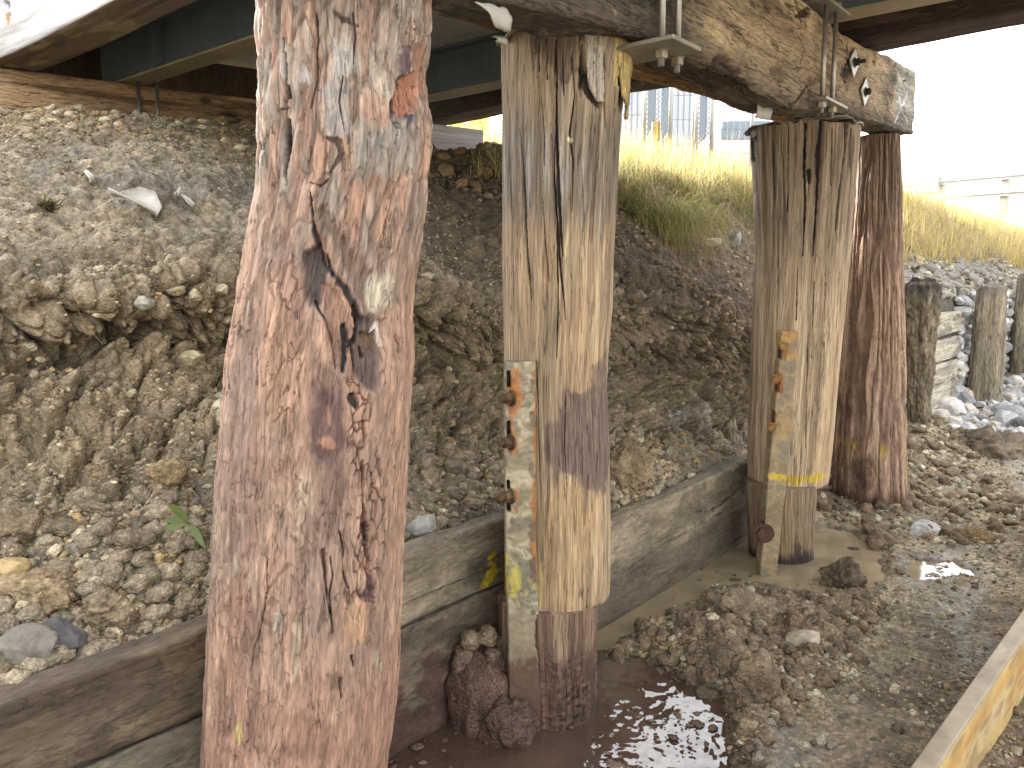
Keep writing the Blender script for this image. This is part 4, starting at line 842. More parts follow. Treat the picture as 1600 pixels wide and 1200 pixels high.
for x,y in((1333,98),(1350,144)):
    c=hv(x,y,VF-.004); b=MB(); r=.066
    a1=(UD+ZD)/math.sqrt(2); a2=(ZD-UD)/math.sqrt(2); b.box(c-VD*.004,[a1,a2,VD],[r*.76,r*.76,.004],.002); w=b.build('washer_plate',M_steel,tcap,(*C(188,184,174),.5))
    bolt(w,c-VD*.006,-VD,.012,.055 if y<120 else .03,col=(78,68,60),name='bolt')
rearpts=[(675,40),(780,66),(990,138),(1100,163),(1178,190)]
zbR=tfun(rearpts,1.84); 
rb=Timber(W(0,1.64,0),UD,ZD,.95,5.3,lambda a:zbR(min(a,4.3))+.03,lambda a:2.66,.2,600,160,.025,73)
def paint_rear(p):
    x,y,z=p.G[...,0],p.G[...,1],p.G[...,2]
    st=fbm(x*30,y*30,z*2.2,5,150); bl=fbm(x*6,y*6,z*3.5,4,151); sw=fbm(x*14,y*14,z*8,4,152)
    setcol(p,C(186,150,106),.85); blendc(p,C(206,170,120),ss(0,.5,bl)*.7); blendc(p,C(120,96,74),ss(0,.5,-st)*.7); blendc(p,C(96,80,64),ss(.1,.5,sw)*.5)
    blendc(p,C(84,66,52),ss(2.6,2.2,p.A+.1*bl)*.7); p.disp+=.008*bl+.006*st+.005*sw
paint_rear(rb); tr=empty('cap_beam',W(1.,1.74,2.2),'dark brown cap timber behind the front one, its underside ragged','cap beam','paired cap beams across the pile heads'); rb.build('timber',M_rough,tr,.01)
# ---- rod hangers with bottom plates
def hanger(label,corner,zpl,u0,u1,v0,v1,rods,ztop,brk):
    c=W((u0+u1)/2,(v0+v1)/2,zpl); t=empty('rod_hanger',c,label,'rod hanger','rod hangers clamping girders to the cap')
    b=MB(); b.box(c+ZD*.007,AX_UVZ,[(u1-u0)/2,(v1-v0)/2,.007],.002); b.build('bottom_plate',M_steel,t,(*C(172,166,150),.55))
    for u,v in rods:
        b=MB(); p=W(u,v,zpl); b.cyl(p-ZD*.045,p+ZD*(ztop-zpl),.0105,14); r=b.build('rod',M_steel,t,(*C(176,172,164),.4),smooth=True)
        b=MB(); b.cyl(p-ZD*.024,p-ZD*.001,.021,6); b.cyl(p-ZD*.001,p+ZD*.0,.026,16); b.build('nut',M_steel,r,(*C(170,160,140),.5))
        b=MB(); b.cyl(W(u,v,ztop-.03),W(u,v,ztop-.008),.021,6); b.build('nut',M_steel,r,(*C(170,160,140),.5))
    if brk: 
        b=MB(); b.box(W((u0+u1)/2,(v0+v1)/2-.02,ztop-.04),AX_UVZ,[(u1-u0)/2*.95,(v1-v0)/2*.8,.007],.002); b.build('clamp_plate',M_steel,t,(*C(166,160,148),.55))
q1=hz(1052,57,2.20); q2=hz(1097,78,2.20)
uu0,vv0=float(toU(q1)),float(toV(q1)); uu1=float(toU(q2))
hanger('rod hanger with thick bottom plate beside the head of the grey pile',None,2.195,uu0,max(uu1,uu0+.1),vv0,vv0+.42,[(float(toU(hz(1046,74,2.2))),VF-.03),(float(toU(hz(1076,84,2.2))),VF-.03)],2.72,False)
ra=huz(1284,155,VF-.03); rb_=huz(1300,160,VF-.03); zq=zbF(4.2)-.016
hanger('rod hanger over the head of the brown pile with the yellow band',None,zq,ra[0]-.06,rb_[0]+.10,VF-.07,VF+.2,[(ra[0],VF-.03),(rb_[0],VF-.03)],2.735,True)
# ================================================================== RETAINING BOARDS in front of the bank
def board(name,label,v,u0,u1,zb,zt,T,paint,seed,nu=700,npm=130,rc=.012,mat=None,group=None):
    t=Timber(W(0,v,0),UD,ZD,u0,u1,zb,zt,T,nu,npm,rc,seed); paint(t)
    o=t.build(name,mat or M_board,None,.008); tag(o,label,'board',group); return o
def paint_board(base,dark,light,stain,mud=None,seed=160,mudz=.2):
    def f(p):
        x,y,z=p.G[...,0],p.G[...,1],p.G[...,2]
        st=fbm(x*40,y*40,z*1.6,5,seed); bl=fbm(x*9,y*9,z*3,4,seed+1); fl=fbm(x*40,y*40,z*18,4,seed+2)
        setcol(p,C(*base),.85); blendc(p,C(*light),ss(.0,.5,.55*st+.6*bl)*.65); blendc(p,C(*dark),ss(.0,.5,-bl+.2*fl)*.85); blendc(p,C(*stain),ss(.3,.6,fl)*.5)
        if mud is not None: blendc(p,C(*mud),ss(mudz+.08,mudz-.06,p.B+.07*bl+.03*fl)*.93)
        p.disp+=.004*st+.005*bl+.003*fl
        mc=fbm(x*5,y*5,z*4,4,seed+7)+.5*fl; blendc(p,C(120,107,88),ss(.0,.5,mc)*.8); p.disp-=.003*ss(.0,.5,mc)
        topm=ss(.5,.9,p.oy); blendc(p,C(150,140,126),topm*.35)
    return f
def pb1(p):
    paint_board((132,120,101),(92,83,72),(156,144,122),(166,152,122),None,160)(p)
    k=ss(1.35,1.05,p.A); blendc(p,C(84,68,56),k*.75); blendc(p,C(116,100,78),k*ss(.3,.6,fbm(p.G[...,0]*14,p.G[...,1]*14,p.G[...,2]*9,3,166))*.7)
    p.stroke([(768,880),(764,910)],[30,30],C(206,184,40),0,1.0,.8,.9); p.stroke([(640,940),(700,915),(770,888)],[2,3,2],C(64,56,48),.006,.6); p.stroke([(200,1140),(210,1130)],[34,24],C(158,142,112),0,1.2,.8,.5)
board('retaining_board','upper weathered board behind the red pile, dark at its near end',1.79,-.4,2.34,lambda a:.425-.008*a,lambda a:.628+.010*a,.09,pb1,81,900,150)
def pb2(p):
    paint_board((130,116,96),(84,74,64),(134,118,96),(150,136,108),(84,62,54),170,.24)(p)
    k=ss(1.35,1.05,p.A); blendc(p,C(150,144,126),k*.35)
board('retaining_board','lower retaining board stained red brown by slurry below the upper one',1.80,-.4,2.36,lambda a:-.1,lambda a:.412-.008*a,.09,pb2,83,800,130)
def pb3(p):
    paint_board((148,135,113),(112,101,85),(172,158,133),(182,168,140),None,180)(p)
    kz=ss(.26,.16,p.B-.02*(p.A-3)); blendc(p,C(98,86,72),kz*.8)
    p.stroke([(1090,800),(1110,800),(1128,788),(1160,760)],[4,5,5,3],C(84,70,54),.012,.7); p.stroke([(960,905),(1040,850),(1150,790)],[3,3,2],C(92,80,64),.006,.8); p.stroke([(1165,752),(1160,770)],[4,4],C(60,50,42),.01,.5)
board('retaining_board','long single board between the grey pile and the brown one, meeting the silty water',1.79,2.30,4.62,lambda a:-.1,lambda a:.462+.012*(a-2.8)+.006*math.sin(a*5),.1,pb3,87,800,150,.02)
# ================================================================== DECK, GIRDERS, ABUTMENT
def bx(name,c,ax,h,mat,col,parent=None,bev=.004):
    b=MB(); b.box(c,ax,h,bev); return b.build(name,mat,parent,col)
def girder(label,u,z0,h,w,v0,v1,col,edge):
    t=empty('steel_girder',W(u,v0,z0),label,'girder','steel girders under the deck')
    b=MB(); c=W(u,(v0+v1)/2,z0); L=(v1-v0)/2
    b.box(c+ZD*h/2,AX_UVZ,[.005,L,h/2-.012]); b.build('web',M_paint,t,(*col,.5))
    b=MB(); b.box(c+ZD*.006,AX_UVZ,[w/2,L,.006],.002); b.build('flange',M_paint,t,(*edge,.55))
    b=MB(); b.box(c+ZD*(h-.006),AX_UVZ,[w/2,L,.006],.002); b.build('flange',M_paint,t,(*col,.55))
    for k in range(4):
        v=v0+(k+.5)*(v1-v0)/4; b=MB(); 
        for s in(-1,1): b.box(W(u+s*w*.27,v,z0+h/2),AX_UVZ,[w*.21,.004,h/2-.013])
        b.build('stiffener',M_paint,t,(*col,.5))
DT=C(104,116,124); FE=C(168,154,128)
girder('blue grey steel girder resting on the abutment sill beside the burnt pile',2.50,2.705,.29,.15,-2.5,5.75,DT,FE)
girder('blue grey steel girder passing over the cap between the grey pile and the brown one',3.98,2.70,.29,.15,-2.5,5.7,DT,FE)
def edge_timber(name,label,u0,z0,T,h,v0,v1,paint,seed,mat):
    t=Timber(W(u0,0,0),VD,ZD,v0,v1,lambda a:z0+.012*math.sin(a*2.3),lambda a:z0+h,T,700,150,.02,seed); paint(t)
    o=t.build(name,mat,None,.006); tag(o,label,'girder','timber edge girders of the deck'); return o
def paint_white(p):
    x,y,z=p.G[...,0],p.G[...,1],p.G[...,2]
    sw=fbm(x*26+1.2*fbm(x*5,y*5,z*2,3,190),y*26,z*1.6,4,191); bl=fbm(x*8,y*8,z*3,4,192)
    setcol(p,C(216,214,212),.8); blendc(p,C(170,168,168),ss(.0,.5,sw)*.7); blendc(p,C(190,168,130),ss(.5,.8,bl)*.6)
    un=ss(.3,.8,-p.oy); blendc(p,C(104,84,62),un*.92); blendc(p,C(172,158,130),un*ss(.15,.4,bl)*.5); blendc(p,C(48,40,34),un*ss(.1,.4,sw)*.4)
    p.disp+=.003*sw+.003*bl
    p.stroke([(12,30),(14,34)],[16,14],C(178,140,96),.003,.8); p.stroke([(8,2),(14,8)],[14,8],C(110,110,114),.01,.7)
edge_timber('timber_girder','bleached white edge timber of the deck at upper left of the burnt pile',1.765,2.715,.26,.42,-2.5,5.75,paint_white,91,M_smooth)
def paint_dark(p):
    x,y,z=p.G[...,0],p.G[...,1],p.G[...,2]
    sw=fbm(x*26,y*26,z*1.4,4,195); bl=fbm(x*8,y*8,z*3,4,196)
    setcol(p,C(78,62,54),.8); blendc(p,C(112,88,74),ss(.1,.5,sw)*.6); blendc(p,C(44,38,36),ss(.1,.5,-bl)*.6); p.disp+=.003*sw+.004*bl
edge_timber('timber_girder','dark brown edge timber of the deck crossing over the end of the cap beam',4.47,2.71,.28,.36,-2.5,5.6,paint_dark,93,M_rough)
# deck panels
for k in range(6):
    v0=-2.5+k*1.4
    b=MB(); b.box(W(3.25,v0+.69,3.05),AX_UVZ,[1.48,.685,.055],.004)
    o=b.build('deck_panel',M_smooth,None,(*C(200,198,192),.8)); tag(o,['deck panel over the mud, furthest towards the viewer','second deck panel towards the viewer, over the mud','deck panel directly over the pile row','deck panel over the retaining boards','deck panel over the earth heap','deck panel over the abutment sill'][k],'deck panel','deck panels of the bridge')
SD=np.array([.83,.558,0]); SD/=np.linalg.norm(SD); SN=np.array([-SD[1],SD[0],0])
sp=hz(200,129.5,2.70)
sill=Timber(np.array([sp[0],sp[1],0]),SD,ZD,-2.4,1.35,lambda a:2.28,lambda a:2.70,.3,500,120,.02,95)
def paint_sill(p):
    x,y,z=p.G[...,0],p.G[...,1],p.G[...,2]
    st=fbm(x*26,y*26,z*1.6,4,200); bl=fbm(x*5,y*5,z*2.2,4,201)
    setcol(p,C(190,158,122),.85); blendc(p,C(204,192,150),ss(-.6,-1.1,p.A+.2*bl)*.7); blendc(p,C(84,64,50),ss(0,.5,-st)*.7); blendc(p,C(48,42,40),ss(.25,.5,bl)*.8); p.disp+=.004*st+.004*bl
paint_sill(sill); o=sill.build('abutment_sill',M_rough,None); tag(o,'brown squared sill timber behind the crest of the earth heap','sill')
b=MB(); b.box(np.array([sp[0],sp[1],2.86])+SN*.45-SD*.5,[SD,SN,ZD],[1.9,.04,.15],.004); o=b.build('back_wall',M_rough,None,(*C(70,58,48),.85)); tag(o,'dark back wall board between deck and sill at the abutment','back wall')
# rods at the sill
th_=empty('rod_hanger',hz(236,150,2.65),'rod pair clamping a steel girder to the sill behind the earth heap','rod hanger','rod hangers clamping girders to the cap')
for x0 in(214,243):
    P=hz(x0,129.5,2.70); P=P-SN*.03; b=MB(); b.cyl(P*np.array([1,1,0])+ZD*2.3,P*np.array([1,1,0])+ZD*(2.735 if x0<230 else 2.72),.011,12); r=b.build('rod',M_steel,th_,(*C(150,148,140),.45),smooth=True)
    b=MB(); b.cyl(P*np.array([1,1,0])+ZD*2.70,P*np.array([1,1,0])+ZD*2.722,.022,6); b.build('nut',M_steel,r,(*C(150,144,130),.5))
P=hz(216,122,2.72)-SN*.03; b=MB(); b.box(P,[SD,SN,ZD],[.05,.06,.006],.002); b.build('clamp_plate',M_steel,th_,(*C(120,118,110),.55))
# grey plank end with a bolt
gp=hv(755,202,3.95)
gpl=Timber(np.array([gp[0],gp[1],0]),SD,ZD,-1.3,0,lambda a:gp[2]-.32,lambda a:gp[2]-.004,.07,300,100,.006,97)
def paint_gp(p):
    x,y,z=p.G[...,0],p.G[...,1],p.G[...,2]; st=fbm(x*50,y*50,z*2.2,4,205); setcol(p,C(232,234,238),.8); blendc(p,C(196,198,202),ss(.1,.5,st)*.7); p.disp+=.001*st
paint_gp(gpl); o=gpl.build('grey_plank',M_smooth,None,.002); tag(o,'pale grey plank end with a rusty bolt above the dark clods','plank')
pp=gp+SD*(-.46)+ZD*(-.16)-SN*.002; b=MB(); b.box(pp-SN*.004,[(SD+ZD)/1.414,(ZD-SD)/1.414,SN],[.045,.045,.004],.001); w=b.build('washer_plate',M_rust,o,(*C(90,80,70),.6)); bolt(w,pp-SN*.008,-SN,.016,.05,col=(60,52,46))
print('structure',time.time()-T0)
# ================================================================== RETAINING WALL at the right
def wall_post(rows_,v,ytop,seed,label,dark):
    p=Pile(rows_,v,ytop,-.15,nph=150,nz=260,seed=seed,sm=4)
    x,y,z=p.G[...,0],p.G[...,1],p.G[...,2]
    st=fbm(x*30,y*30,z*1.4,4,seed+200); fl=fbm(x*30,y*30,z*14,4,seed+201); bl=fbm(x*7,y*7,z*3,3,seed+202)
    setcol(p,C(156,144,122),.85); blendc(p,C(112,102,90),ss(0,.5,-st)*.7); blendc(p,C(182,172,148),ss(.1,.5,bl)*.6)
    if dark: blendc(p,C(112,98,80),ss(-.4,.3,fl)*.85); blendc(p,C(70,62,54),ss(1.25,1.42,p.Z+.06*fl)*.9); blendc(p,C(140,124,98),ss(.3,.7,fl)*.6); p.disp+=.012*fl
    blendc(p,C(104,100,96),ss(.15,.0,p.ztop-p.Z+.05*fl)*.6)
    p.disp+=.006*st+.005*fl+.01*bl; p.Z=p.Z+.05*fbm(p.PH*1.2+seed,0*p.PH,0*p.PH,2,seed)*ss(.2,0,p.ztop-p.Z)
    e=empty('wall_post',[*p.at(.1)[:2],0],label,'post','posts of the plank retaining wall'); p.build('post',M_rough,e,topround=.03)
wall_post([(440,1413,1471),(500,1413,1468),(560,1414,1462),(640,1416,1454),(720,1418,1446)],1.60,441,301,'mud caked dark wall post just right of the furrowed red pile',True)
wall_post([(445,1528,1574),(500,1520,1572),(560,1514,1570),(600,1510,1567),(640,1507,1564)],1.58,446,307,'pale grey wall post with a slanting top, standing alone among white stones',False)
wall_post([(430,1590,1642),(520,1580,1632),(615,1573,1626)],1.55,432,311,'pale grey wall post cut by the right edge of the photo',False)
for i,(t1,t2,b1,b2,lab) in enumerate([((1468,489),(1508,485),(1464,528),(1505,515),'topmost grey wall plank, under the loose stones'),((1463,533),(1505,523),(1461,568),(1499,556),'middle wall plank between dark and pale post'),((1461,571),(1498,560),(1457,641),(1495,624),'widest wall plank at the bottom, above the white stones')]):
    v=1.80; A1=huz(*t1,v);A2=huz(*t2,v);B1=huz(*b1,v);B2_=huz(*b2,v)
    fz=lambda P,Q:(lambda a:P[1]+(Q[1]-P[1])*(a-P[0])/(Q[0]-P[0]))
    def pw(p,i=i):
        x,y,z=p.G[...,0],p.G[...,1],p.G[...,2]; st=fbm(x*40,y*40,z*2,4,320+i); bl=fbm(x*8,y*8,z*3,3,325+i)
        setcol(p,C(206,196,176),.85); blendc(p,C(160,150,134),ss(.0,.5,st)*.7); blendc(p,C(116,108,100),ss(.2,.6,bl)*.6); p.disp+=.003*st
        if i==2: p.stroke([(1457,603),(1475,598),(1496,590)],[2,2,2],C(90,82,72),.01,.6)
    t=Timber(W(0,v,0),UD,ZD,7.25,A2[0]+.05*(i==0),fz(B1,B2_),fz(A1,A2),.05,140,70,.008,331+i); pw(t)
    print('plank',i,A1,A2,B1,B2_); o=t.build('wall_plank',M_rough,None,.01); tag(o,lab,'plank','planks of the retaining wall')
# ================================================================== STEEL BEAM at lower right
l0,l1=hz(1600,994,.27),hz(1464,1200,.27); m0=hz(1600,959,.27)
BD=l0-l1; BD/=np.linalg.norm(BD); BN=np.array([-BD[1],BD[0],0])
def steel_beam():
    e=empty('steel_beam',[*l1[:2],0],'yellow painted steel channel lying on edge in the lower right corner','steel beam')
    t=Timber(np.array([*l1[:2],0]),BD,ZD,-1.2,4.5,lambda a:-.03,lambda a:.262,.02,900,100,.005,341)
    x,y,z=t.G[...,0],t.G[...,1],t.G[...,2]; bl=fbm(x*9,y*9,z*5,4,342); st=fbm(x*30,y*30,z*6,4,343)
    setcol(t,C(206,176,116),.6); blendc(t,C(190,136,68),ss(.05,.5,st+.3*bl)*ss(.24,.14,t.B)*.7); blendc(t,C(214,194,148),ss(.1,.5,bl)*.7); blendc(t,C(150,122,90),ss(.3,.6,-st)*.6); blendc(t,C(200,146,66),np.exp(-((t.B-.205)/.018)**2)*.6)
    t.disp+=.001*bl; t.build('web',M_paint,e,.002)
    wf=abs(float((m0-l0)@BN))
    t=Timber(np.array([*l1[:2],.279])-BN*.003,BD,BN,-1.2,4.5,lambda a:0.,lambda a:max(.05,wf),.014,900,70,.004,345)
    x,y,z=t.G[...,0],t.G[...,1],t.G[...,2]; bl=fbm(x*9,y*9,z*5,4,346)
    setcol(t,C(176,160,138),.65); blendc(t,C(196,180,152),ss(0,.5,bl)*.7); blendc(t,C(140,122,102),ss(.2,.6,-bl)*.6); t.build('flange',M_paint,e,.002)
steel_beam()
# ================================================================== STONES, CLODS, RUBBLE
import bmesh
def ico(sub):
    bm=bmesh.new(); bmesh.ops.create_icosphere(bm,subdivisions=sub,radius=1); V=np.array([v.co[:] for v in bm.verts]); Fc=np.array([[v.index for v in f.verts] for f in bm.faces]); bm.free(); return V,Fc
ICO={k:ico(k) for k in(1,2,3,4,5)}
def rock_shape(sub,kind,seed):
    V,Fc=ICO[sub]; r=np.random.default_rng(seed)
    if kind=='stone':
        n=r.standard_normal((9,3)); n/=np.linalg.norm(n,axis=1)[:,None]; d=r.uniform(.55,1.,9)
        q=np.maximum(V@n.T,1e-3); R=np.min(d/q,axis=1); R=np.minimum(R,1.15); P=V*R[:,None]
        P=P+V*(.05*fbm(V[:,0]*3+seed,V[:,1]*3,V[:,2]*3,3,seed%97))[:,None]
    else:
        f=fbm(V[:,0]*1.3+seed*1.7,V[:,1]*1.3,V[:,2]*1.3,4,seed%89,.65); w,_,_=worley(V[:,0]*1.7+seed,V[:,1]*1.7,V[:,2]*1.7,seed%83)
        n=r.standard_normal((10,3)); n/=np.linalg.norm(n,axis=1)[:,None]; d=r.uniform(.66,1.,10); R_=np.minimum(np.min(d/np.maximum(V@n.T,1e-3),axis=1),1.2)
        P=V*(R_*(1+.2*f+.22*(.6-w)))[:,None]
        if sub>=3: P=P+V*(.16*fbm(V[:,0]*6+seed,V[:,1]*6,V[:,2]*6,3,seed%71))[:,None]
    return P,Fc
def rot_mats(n,r):
    q=r.standard_normal((n,4)); q/=np.linalg.norm(q,axis=1)[:,None]; w,x,y,z=q.T
    return np.stack([1-2*(y*y+z*z),2*(x*y-w*z),2*(x*z+w*y),2*(x*y+w*z),1-2*(x*x+z*z),2*(y*z-w*x),2*(x*z-w*y),2*(y*z+w*x),1-2*(x*x+y*y)],-1).reshape(n,3,3)
def rock_cloud(name,P,size,col,mat,kind='clod',sub=1,seed=1,rough=.85,flat=.75,smooth=True):
    r=np.random.default_rng(seed); N=len(P); nv=12; R=rot_mats(N,r); A=r.uniform(.65,1.15,(N,3)); vi=r.integers(0,nv,N)
    lev=np.where(size<.012,1,np.where(size<.026,2,3)) if kind=='clod' else np.where(size<.05,2,3)
    Vs=[];Fs=[];Cs=[];Gs=[];Ss=[];off=0
    for lv in(1,2,3):
        for k in range(nv):
            I=np.where((vi==k)&(lev==lv))[0]
            if not len(I): continue
            B,Fc=rock_shape(lv,kind,seed*31+k); V=np.einsum('nij,nvj->nvi',R[I],B[None]*A[I][:,None]); V[...,2]*=flat
            V=V*size[I][:,None,None]; g=B[None]*size[I][:,None,None]+r.uniform(0,50,(len(I),1,3)); V=V+P[I][:,None]
            Vs.append(V.reshape(-1,3)); Gs.append(g.reshape(-1,3)); m=B.shape[0]
            Fs.append((Fc[None]+ (off+np.arange(len(I))*m)[:,None,None]).reshape(-1,3)); off+=len(I)*m
            Ss.append(np.full(len(Fs[-1]),kind=='clod' and lv>1))
            c=np.ones((len(I),m,4))*rough; c[...,:3]=col[I][:,None]; Cs.append(c.reshape(-1,4))
    return mk(name,np.concatenate(Vs),np.concatenate(Fs),mat,None,np.concatenate(Cs),np.concatenate(Gs),smooth=np.concatenate(Ss))
def pal(n,cols,w,seed,jit=.16):
    r=np.random.default_rng(seed); c=np.array([C(*q) for q in cols]); k=r.choice(len(cols),n,p=np.array(w)/sum(w)); return c[k]*(1+jit*r.standard_normal((n,1)))*(1+.012*r.standard_normal((n,3)))
def psize(n,a,b,al,seed):
    r=np.random.default_rng(seed); q=r.random(n); return np.clip(a*(1-q)**(-1/al),a,b)
OFF=-VD*.6+ZD*.5
def bank_scatter(n,u0,u1,t0,t1,seed,clump=0.):
    r=np.random.default_rng(seed); u=r.uniform(u0,u1,n*3);t=r.uniform(t0,t1,n*3)
    keep=r.random(n*3)<np.clip(.55+clump*fbm(u*2.2,t*1.6,0*u,3,seed),.02,1); u,t=u[keep][:n],t[keep][:n]
    return bank_at(u,t),u,t
SO=[(174,154,120),(154,135,105),(186,167,133),(138,120,94),(180,154,112),(178,164,138),(204,190,158),(154,140,118)]
def rubble(name,label,n,u0,u1,t0,t1,a,b,al,seed,w,sub=1,clump=.8,kind='clod',mat=None,k=1.):
    P,u,t=bank_scatter(n,u0,u1,t0,t1,seed,clump); s=psize(len(P),a,b,al,seed); P=P+OFF*(s*.3)[:,None]
    o=rock_cloud(name,P,s,pal(len(P),SO,w,seed)*k,mat or M_clod,kind,sub,seed,smooth=kind=='clod'); tag(o,label,'rubble',kind='stuff'); return o
rubble('rubble','loose clods and gravel slumped over the lower boards',5200,.2,2.5,.9,2.2,.007,.036,2.0,401,(5,4,4,3,3,2,1,2),2,.9)
rubble('gravel','fine crumbs of earth on the lower heap',12000,.2,2.5,.9,3.2,.004,.011,2.2,403,(5,4,4,3,3,2,2,2),1,.5)
rubble('gravel','small stones and crumbs on the upper heap',9500,.2,3.2,4.6,7.3,.0035,.012,2.4,405,(4,4,4,3,3,3,3,2),1,.7)
rubble('clods','earth lumps in the broken face of the heap',650,.2,2.6,2.2,5.2,.006,.026,2.2,407,(5,4,3,3,3,0,2,0),2,1.)
rubble('clods','dark crumbs on the dug face under the deck',1700,2.2,4.9,1.0,6.6,.004,.018,2.2,409,(3,5,1,5,2,1,.6,.6),1,.9,k=.9)
rubble('clods','dark lumps along the crest under the deck',700,2.6,4.8,6.3,7.4,.012,.045,2.4,411,(3,5,0,5,2,0,0,0),2,.3,k=.7)
rubble('clods','yellow brown lumps along the crest of the heap',900,.6,3.0,6.4,7.3,.007,.026,2.3,412,(5,4,3,2,5,1,1,0),2,.4)
rubble('clods','crumbled earth on the ledge behind the long board',1300,2.7,4.5,.95,2.3,.008,.035,2.1,413,(5,4,2,3,3,1,1,1),2,.6)
rubble('gravel','stony scree on the bank below the grass',2600,3.4,6.6,3.5,6.6,.006,.026,2.2,415,(3,4,2,5,1,3,1.5,3),1,.9,k=.85)
def ground_scatter(n,poly,seed,clump=0.,inv=None):
    r=np.random.default_rng(seed); a=np.array(poly); lo,hi=a.min(0),a.max(0); out=[]
    P=r.uniform(lo,hi,(n*8,2)); k=poly_sd(P[:,0],P[:,1],poly)<.03*r.standard_normal(n*8)
    for q in(POOL_O,POOL_B,POOL_S): k&=poly_sd(P[:,0],P[:,1],q)>.0+.04*np.abs(r.standard_normal(n*8))
    k&=r.random(n*8)<np.clip(.5+clump*fbm(P[:,0]*5,P[:,1]*5,0*P[:,0],3,seed),.03,1)
    P=P[k][:n]; return np.concatenate([P,ground_h(P[:,0],P[:,1])[:,None]],1)
SM=[(170,152,121),(150,133,105),(182,164,131),(130,115,92),(174,153,116),(178,167,146),(202,190,164),(140,122,100)]
def gstuff(name,label,n,poly,a,b,al,seed,w,sub=1,clump=.6,kind='clod',mat=None,lift=.3,k=1.,flat=.8):
    P=ground_scatter(n,poly,seed,clump); s=psize(len(P),a,b,al,seed); P[:,2]+=s*lift
    o=rock_cloud(name,P,s,pal(len(P),SM,w,seed)*k,mat or M_clod,kind,sub,seed,flat=flat,smooth=kind=='clod'); tag(o,label,'rubble',kind='stuff'); return o
gstuff('clods','brown clods heaped between the puddles',3000,MOUND,.008,.034,2.0,421,(5,4,3,2,2,.6,.4,3),2,.6)
gstuff('gravel','crumbs between the clods',4200,MOUND,.004,.012,2.2,423,(5,4,3,2,2,1,1,3),1,.2)
GALL=gpoly([(900,1060),(1000,900),(1290,925),(1380,850),(1420,720),(1640,700),(1700,900),(1700,1250),(1100,1280)])
gstuff('gravel','fine gravel and crumbs over the muddy ground',9000,GALL,.003,.011,2.3,425,(5,4,4,3,2,3,2,1),1,.8)
gstuff('clods','scattered clods over the muddy ground',420,GALL,.008,.022,2.3,427,(5,4,4,2,2,2,1,1),2,1.)
GD=gpoly([(1275,790),(1300,760),(1425,700),(1480,690),(1560,760),(1620,830),(1500,860),(1400,850),(1350,870),(1290,835)])
gstuff('clods','stony earth pushed up round the furrowed pile',1500,GD,.01,.045,2.1,429,(5,5,3,3,2,2,1.5,2),2,.4)
GW=gpoly([(935,1050),(1000,1040),(1100,1080),(1150,1130),(1170,1230),(1120,1230),(1115,1130),(1050,1085),(1000,1062)])
gstuff('clods','wet crumbs along the edge of the slurry',420,GW,.008,.026,2.2,431,(1,4,0,5,0,0,0,5),2,.3,k=.7)
GP=gpoly([(1150,1130),(1200,1080),(1330,1040),(1340,1075),(1230,1140),(1200,1210),(1140,1215)])
gstuff('pebbles','trail of pale crumbs on the mud',150,GP,.006,.016,2.4,433,(0,0,2,0,2,1,5,0),2,.9)
# scum and crumbs floating on the slurry
def scum(n,poly,water,a,b,seed,cols):
    r=np.random.default_rng(seed); q=np.array(poly); P=r.uniform(q.min(0),q.max(0),(n*10,2)); k=(poly_sd(P[:,0],P[:,1],poly)<(.06 if poly is POOL_S else -.01))&(r.random(n*10)<np.clip(.1+1.3*fbm(P[:,0]*7,P[:,1]*7,0*P[:,0],3,seed),0,1)); P=P[k][:n]
    P=np.concatenate([P,np.full((len(P),1),water)],1); o=rock_cloud('scum',P,psize(len(P),a,b,2.0,seed),pal(len(P),cols,[1]*len(cols),seed),M_clod,'clod',1,seed,.5,.16); tag(o,'crumbs of mud and bark floating on the puddles','scum',kind='stuff')
scum(520,POOL_B,.001,.004,.02,451,[(120,92,80),(104,80,70),(140,116,100)]); scum(170,POOL_S,.005,.003,.014,455,[(110,98,82),(140,128,108)]); scum(90,POOL_O,.003,.005,.026,453,[(110,90,74),(96,76,64)])
# white broken stone by the wall
WS=[(206,206,206),(190,190,190),(222,220,216),(172,172,172),(206,198,186),(160,160,160)]
WS2=[(182,170,144),(164,156,142),(196,184,158),(146,140,132)]
def wstones(name,label,P,a,b,seed,lift=.25,WS=WS,w=(5,4,3,2,1.5,1)):
    s=psize(len(P),a,b,2.0,seed); P=P.copy(); P[:,2]+=s*lift; o=rock_cloud(name,P,s,pal(len(P),WS,w,seed,.12),M_rock,'stone',2,seed,flat=.7,smooth=False); tag(o,label,'rubble',kind='stuff')
GS=gpoly([(1448,700),(1452,660),(1470,632),(1510,618),(1560,615),(1700,606),(1760,690),(1600,700),(1560,715),(1500,712)])
wstones('broken_stone','white broken stone spread in front of the wall posts',ground_scatter(900,GS,441,.2),.03,.14,443)
P,_,_=bank_scatter(2600,7.2,16,4.6,6.1,445,.2); wstones('broken_stone','pale broken stone piled behind the plank wall',P+OFF*.02,.02,.085,447,WS=WS2,w=(4,3,3,2))
r_=np.random.default_rng(5); uu_=r_.uniform(9.95,13.5,240); P=W(uu_,1.83+.0*uu_,r_.uniform(.1,1.3,240)); wstones('broken_stone','stones showing between the wall posts',P,.05,.13,449)
